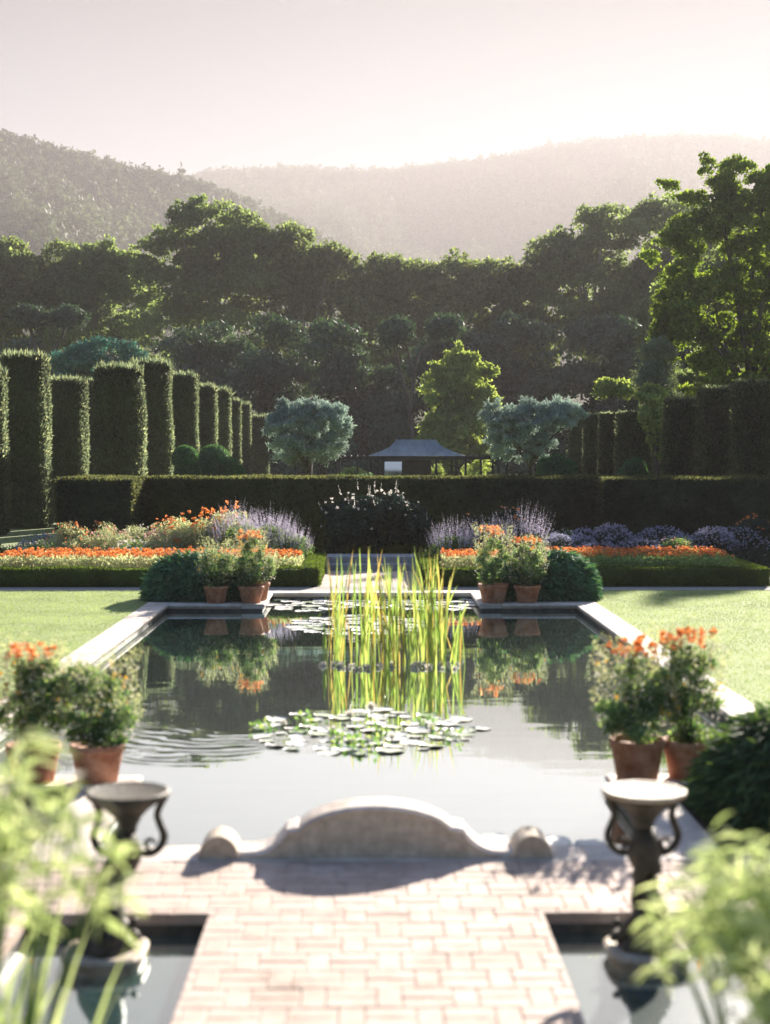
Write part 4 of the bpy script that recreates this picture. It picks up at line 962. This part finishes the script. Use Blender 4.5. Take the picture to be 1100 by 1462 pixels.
for i, (px, py, rx, ry, mt, lab) in enumerate([(484, 676, 22, 9, 'topiary', 'low green shrub left of the pavilion behind the hedge'), (520, 677, 20, 8, 'topiary', 'low green shrub under the left pergola beam'), (678, 662, 22, 20, 'lime', 'light green bush seen through the right pergola posts'), (620, 664, 18, 18, 'lime', 'green bush seen through the pavilion posts'), (700, 672, 16, 12, 'topiary', 'low dark green bush at the right pergola post'), (505, 660, 26, 14, 'lime', 'light green bush seen through the left pergola posts')]):
    Y = 60 if mt == 'topiary' else 73
    clump('garden_shrub', WX(px, Y), Y, rx / F * Y, max(WZ(py - ry, Y) * .9, .8), mt, lab, None, 520 + i, n=3500, L=.12, W=.07, z0=0, cat='shrub')

# ------------------------------------------------------------------ pavilion
def pavilion():
    Y = 66; k = Y / F; x0 = WX(594, Y); root = thing('garden_pavilion', 'low open pavilion with hipped slate roof and dark posts', 'pavilion', (x0, Y, 0))
    ze = WZ(651, Y); zt = WZ(629, Y); hw = 68 * k; tw = 28 * k; D = 1.6
    prof = [(1.0, 0.0), (.72, .30), (.50, .60), (.36, 1.0)]
    V = []; Fc = []
    for t, q in prof:
        a = tw + (hw - tw) * ((t - .36) / .64); b = .25 + (D - .25) * ((t - .36) / .64); z = ze + (zt - ze) * q
        V += [(-a, -b, z), (a, -b, z), (a, b, z), (-a, b, z)]
    for j in range(3):
        for i in range(4): n = (i + 1) % 4; Fc.append((4 * j + i, 4 * j + n, 4 * j + 4 + n, 4 * j + 4 + i))
    Fc.append((12, 13, 14, 15)); Fc.append((3, 2, 1, 0))
    roof = MB().add(V, Fc).build('roof', 'slate', root)
    mb = MB(); mb.box(-tw - .05, tw + .05, -.2, .2, zt, zt + .05); mb.build('ridge', 'slate', roof)
    mb = MB()
    for i in range(-9, 10):
        if i == 0: continue
        xx = hw * i / 9.5; xt = tw * i / 9.5; P = [(xx * 1.0, -D * .995, ze + .012)]
        for t, q in prof[1:]:
            a = tw + (hw - tw) * ((t - .36) / .64); b = .25 + (D - .25) * ((t - .36) / .64); P.append((a * i / 9.5, -b - .004, ze + (zt - ze) * q + .01))
        mb.tube(P, .012, 4)
    mb.build('roof_seam', 'slate', roof)
    mb = MB(); L0, L1 = WX(480, Y) - x0, WX(720, Y) - x0
    for yy in (-D + .1, D - .1): mb.box(L0, L1, yy - .05, yy + .05, ze - .16, ze - .02)
    for i in range(27):
        xx = L0 + .1 + (L1 - L0 - .2) * i / 26
        if abs(xx) > hw * .98: mb.box(xx - .03, xx + .03, -D - .15, D + .15, ze - .019, ze + .05)
    mb.build('pergola_beam', 'timber', root)
    for px in (482, 511, 530, 541, 546, 575, 621, 648, 662, 683, 700, 719):
        xx = WX(px, Y) - x0; mb = MB(); mb.box(xx - .05, xx + .05, -D + .05, -D + .15, 0, ze - .161); mb.build('post', 'timber', root)
    for px in (484, 541, 648, 716):
        xx = WX(px, Y) - x0; mb = MB(); mb.box(xx - .05, xx + .05, D - .15, D - .05, 0, ze - .161); mb.build('post', 'timber', root)
    a, b = WX(549, Y) - x0, WX(573, Y) - x0; mb = MB(); mb.add([(a, -D + .2, .3), (b, -D + .2, .3), (b, -D + .2 + .0075 * (ze - .5), ze - .17), (a, -D + .2 + .0075 * (ze - .5), ze - .17), (a, -D + .26, .3), (b, -D + .26, .3), (b, -D + .26, ze - .17), (a, -D + .26, ze - .17)], [(0, 1, 2, 3), (5, 4, 7, 6), (0, 4, 5, 1), (3, 2, 6, 7), (1, 5, 6, 2), (0, 3, 7, 4)]); pane = mb.build('glass_screen', 'glasspane', root)
    mb = MB(); mb.box(a, b, -D + .2, -D + .24, 0.1, 2.0); mb.build('lower_screen', 'panelgreen', root) if False else None
    mb = MB()
    for q in (a - .045, b + .005): mb.box(q, q + .04, -D + .17, -D + .27, .25, ze - .161)
    mb.box(a, b, -D + .17, -D + .2, ze - .25, ze - .171); mb.build('frame', 'timber', pane)
    c, d = WX(576, Y) - x0, WX(618, Y) - x0; mb = MB(); mb.box(c, d, D - .12, D - .06, 0, ze - .17); mb.build('back_wall', 'timber', root)
pavilion()

# ------------------------------------------------------------------ hills and forest
def hill(name, prof, Yr, label, seed, ntree, y0, tsz, spread=1.0):
    rng = RS(seed); px = np.array([p[0] for p in prof], float); py = np.array([p[1] for p in prof], float)
    def ridge(t): return np.interp(t, px, py)
    nx, ny = 120, 40; T = np.linspace(px[0], px[-1], nx); V = []
    S = np.linspace(0, 1.25, ny)
    def height(t, s):
        zr = (652 - ridge(t)) / F * Yr + 2.5 - tsz * .7
        f = np.where(s <= 1, np.clip(s, 0, 1) ** 1.35, 1 - (s - 1) ** 2 * 1.2)
        nzv = np.sin(t * .013 + s * 5 + seed) * .5 + np.sin(t * .031 - s * 9 + seed) * .3 + np.sin(t * .07 + s * 17) * .15
        return zr * (f + .07 * nzv * np.sin(np.clip(s, 0, 1) * PI)) 
    def pos(t, s):
        Y = y0 + (Yr - y0) * s; X = (t - 528) / F * Y * 1.0; return X, Y, np.maximum(height(t, s), -1.0)
    for s in S:
        X, Y, Z = pos(T, s); V.append(np.column_stack([X, np.full(nx, Y), Z]))
    V = np.concatenate(V); Q = [(j * nx + i, j * nx + i + 1, (j + 1) * nx + i + 1, (j + 1) * nx + i) for j in range(ny - 1) for i in range(nx - 1)]
    structure(np_mesh(name, V, np.array(Q), 'hill', smooth=True))
    t = px[0] + (px[-1] - px[0]) * rng.rand(ntree); s = .3 + .72 * rng.rand(ntree) ** .8
    rd = rng.rand(ntree) < .16; s[rd] = .97 + .04 * rng.rand(rd.sum())
    X, Y, Z = pos(t, s); h = tsz * (.5 + .9 * rng.rand(ntree) ** 1.5); con = (rng.rand(ntree) + .35 * np.sin(X * .02) * np.sin(Y * .017)) < .45; h = h * np.where(rng.rand(ntree) < .03, 1.6, 1); k = 30
    u = rng.rand(ntree, k); a = rng.rand(ntree, k) * 2 * PI
    wr = np.where(con[:, None], (1 - u) * .20 + .015, np.sqrt(np.clip(1 - (2 * u - 1) ** 2, 0, 1)) * .40) * h[:, None]
    P = np.stack([X[:, None] + np.cos(a) * wr, Y[:, None] + np.sin(a) * wr, Z[:, None] + u * h[:, None] * np.where(con[:, None], 1, .75)], -1).reshape(-1, 3)
    o_ = np.stack([np.cos(a), np.sin(a), np.zeros_like(a)], -1).reshape(-1, 3); n = len(P)
    A = unit(o_ + rng.normal(size=(n, 3)) * .5 + np.array([0, 0, .3])); N = unit(o_ * .8 + np.array([0, 0, .5]) + rng.normal(size=(n, 3)) * .2); A = unit(A - .8 * (A * N).sum(1, keepdims=True) * N)
    L = np.repeat(h, k) * .24
    o = np_mesh('hill_forest', *leaf_arrays(P, A, N, L, L * .7), 'conifer'); tag(o, label, 'forest', None, 'stuff')
hill('left_hill', [(-500, 120), (-150, 160), (0, 196), (60, 212), (130, 232), (200, 246), (280, 262), (340, 285), (420, 320), (480, 352), (540, 395), (620, 460), (700, 560)], 1000, 'dense conifer forest covering the nearer left hill', 601, 17000, 330, 7.5)
hill('right_hill', [(60, 330), (180, 280), (300, 248), (420, 243), (520, 246), (600, 240), (660, 232), (740, 222), (800, 210), (870, 202), (960, 196), (1040, 197), (1120, 205), (1300, 190), (1600, 230)], 1900, 'hazy forest covering the far hill on the right', 602, 20000, 560, 8.5)

# ------------------------------------------------------------------ foreground leaves
def near_plant(X, Y, tips, label, seed, L=(.10, .19), per=16, white=14, mat='near', wf=.10):
    rng = RS(seed); root = thing('leafy_foreground_plant', label, 'plant', (X, Y, 0), 'blurred leafy plants close to the camera')
    mb = MB(); P = []; A = []; Wt = []
    for (px, py, yy) in tips:
        t = at(px, py, Y + yy); e = np.array([t.x - X, t.y - Y, t.z]); 
        mb.tube(smooth_path([(0, 0, 0), (e[0] * .35, e[1] * .4, e[2] * .55), tuple(e)], 4), [.009 - .0007 * i for i in range(9)], 5)
        for j in range(per):
            q = e * np.array([1, 1, 1 - .16 * rng.rand()]) + rng.normal(size=3) * .015
            d = unit(np.array([rng.normal(), rng.normal(), .35 + .5 * rng.normal()])); P.append(q); A.append(d)
    P = np.array(P); A = np.array(A); n = len(P); Ln = L[0] + (L[1] - L[0]) * rng.rand(n); S = unit(np.cross(A, rng.normal(size=(n, 3)))); U = np.cross(S, A)
    rows = []
    for i in range(6):
        t = i / 5; c = P + A * (Ln * t)[:, None] + np.array([0, 0, -1.]) * (Ln * .45 * t * t)[:, None]; w = (wf * Ln * math.sin(PI * min(.97, .12 + .88 * t)) * .6)[:, None]
        rows += [c - S * w, c + S * w]
    V = np.stack(rows, 1).reshape(-1, 3); q = np.array([[2 * i, 2 * i + 1, 2 * i + 3, 2 * i + 2] for i in range(5)]); Q = (np.arange(n)[:, None, None] * 12 + q).reshape(-1, 4)
    mb.build('stem', 'stem', root, True); np_mesh('foliage', V, Q, mat, root, True)
    if white:
        C = P[rng.randint(0, n, white)] + rng.normal(size=(white, 3)) * .05
        blooms(root, C, .022, 10, 'white')
def scat(n, x0, x1, y0, y1, seed): 
    r = random.Random(seed); return [(r.uniform(x0, x1), r.uniform(y0, y1), r.uniform(-.35, .35)) for _ in range(n)]
near_plant(-1.25, 4.5, scat(22, -75, 50, 1040, 1250, 1), 'blurred light green plant at the left edge below the near pots', 1, per=18)
near_plant(-1.1, 4.3, scat(4, 60, 110, 1090, 1160, 2) + scat(3, 145, 185, 1140, 1215, 3), 'blurred leaf spray drooping over the left statue', 2, white=8, per=11, L=(.10, .17), wf=.13)
near_plant(1.35, 4.4, scat(24, 1000, 1135, 1180, 1330, 4), 'blurred yellow green plant covering the lower right corner', 3, L=(.07, .15), per=26)
near_plant(1.2, 4.7, scat(8, 930, 1010, 1240, 1320, 5), 'blurred light green leaf tips beside the right statue', 4, L=(.07, .14), white=5)
near_plant(1.55, 4.0, scat(14, 1040, 1130, 1330, 1480, 6), 'blurred green plant at the bottom right corner', 5, L=(.07, .14), per=20)
rng = RS(77); n = 46
for s, x0, x1, nn, lab in ((-1, -1.5, -1.12, 46, 'blurred grassy blades at the lower left corner'),):
    P = np.stack([x0 + (x1 - x0) * rng.rand(nn), 4.9 + .25 * rng.rand(nn), np.full(nn, -.1)], 1)
    o = np_mesh('grass_tuft', *blades(P, .75 + .35 * rng.rand(nn), .02, .05 + .2 * rng.rand(nn), .1, rng, 6), 'near'); tag(o, lab, 'grass tuft')

# ------------------------------------------------------------------ haze
m = bpy.data.materials.new('haze'); m.use_nodes = True; n = m.node_tree.nodes; n.clear()
out = n.new('ShaderNodeOutputMaterial'); pv = n.new('ShaderNodeVolumePrincipled')
pv.inputs['Color'].default_value = (.368, .354, .372, 1); pv.inputs['Density'].default_value = .00043; pv.inputs['Anisotropy'].default_value = .34
m.node_tree.links.new(pv.outputs[0], out.inputs['Volume'])
mb = MB(); mb.box(-2950, 2950, -60, 2950, -2.5, 460); o = mb.build('haze', m); tag(o, 'thin pale haze in the air over the garden and hills', 'haze', None, 'stuff')
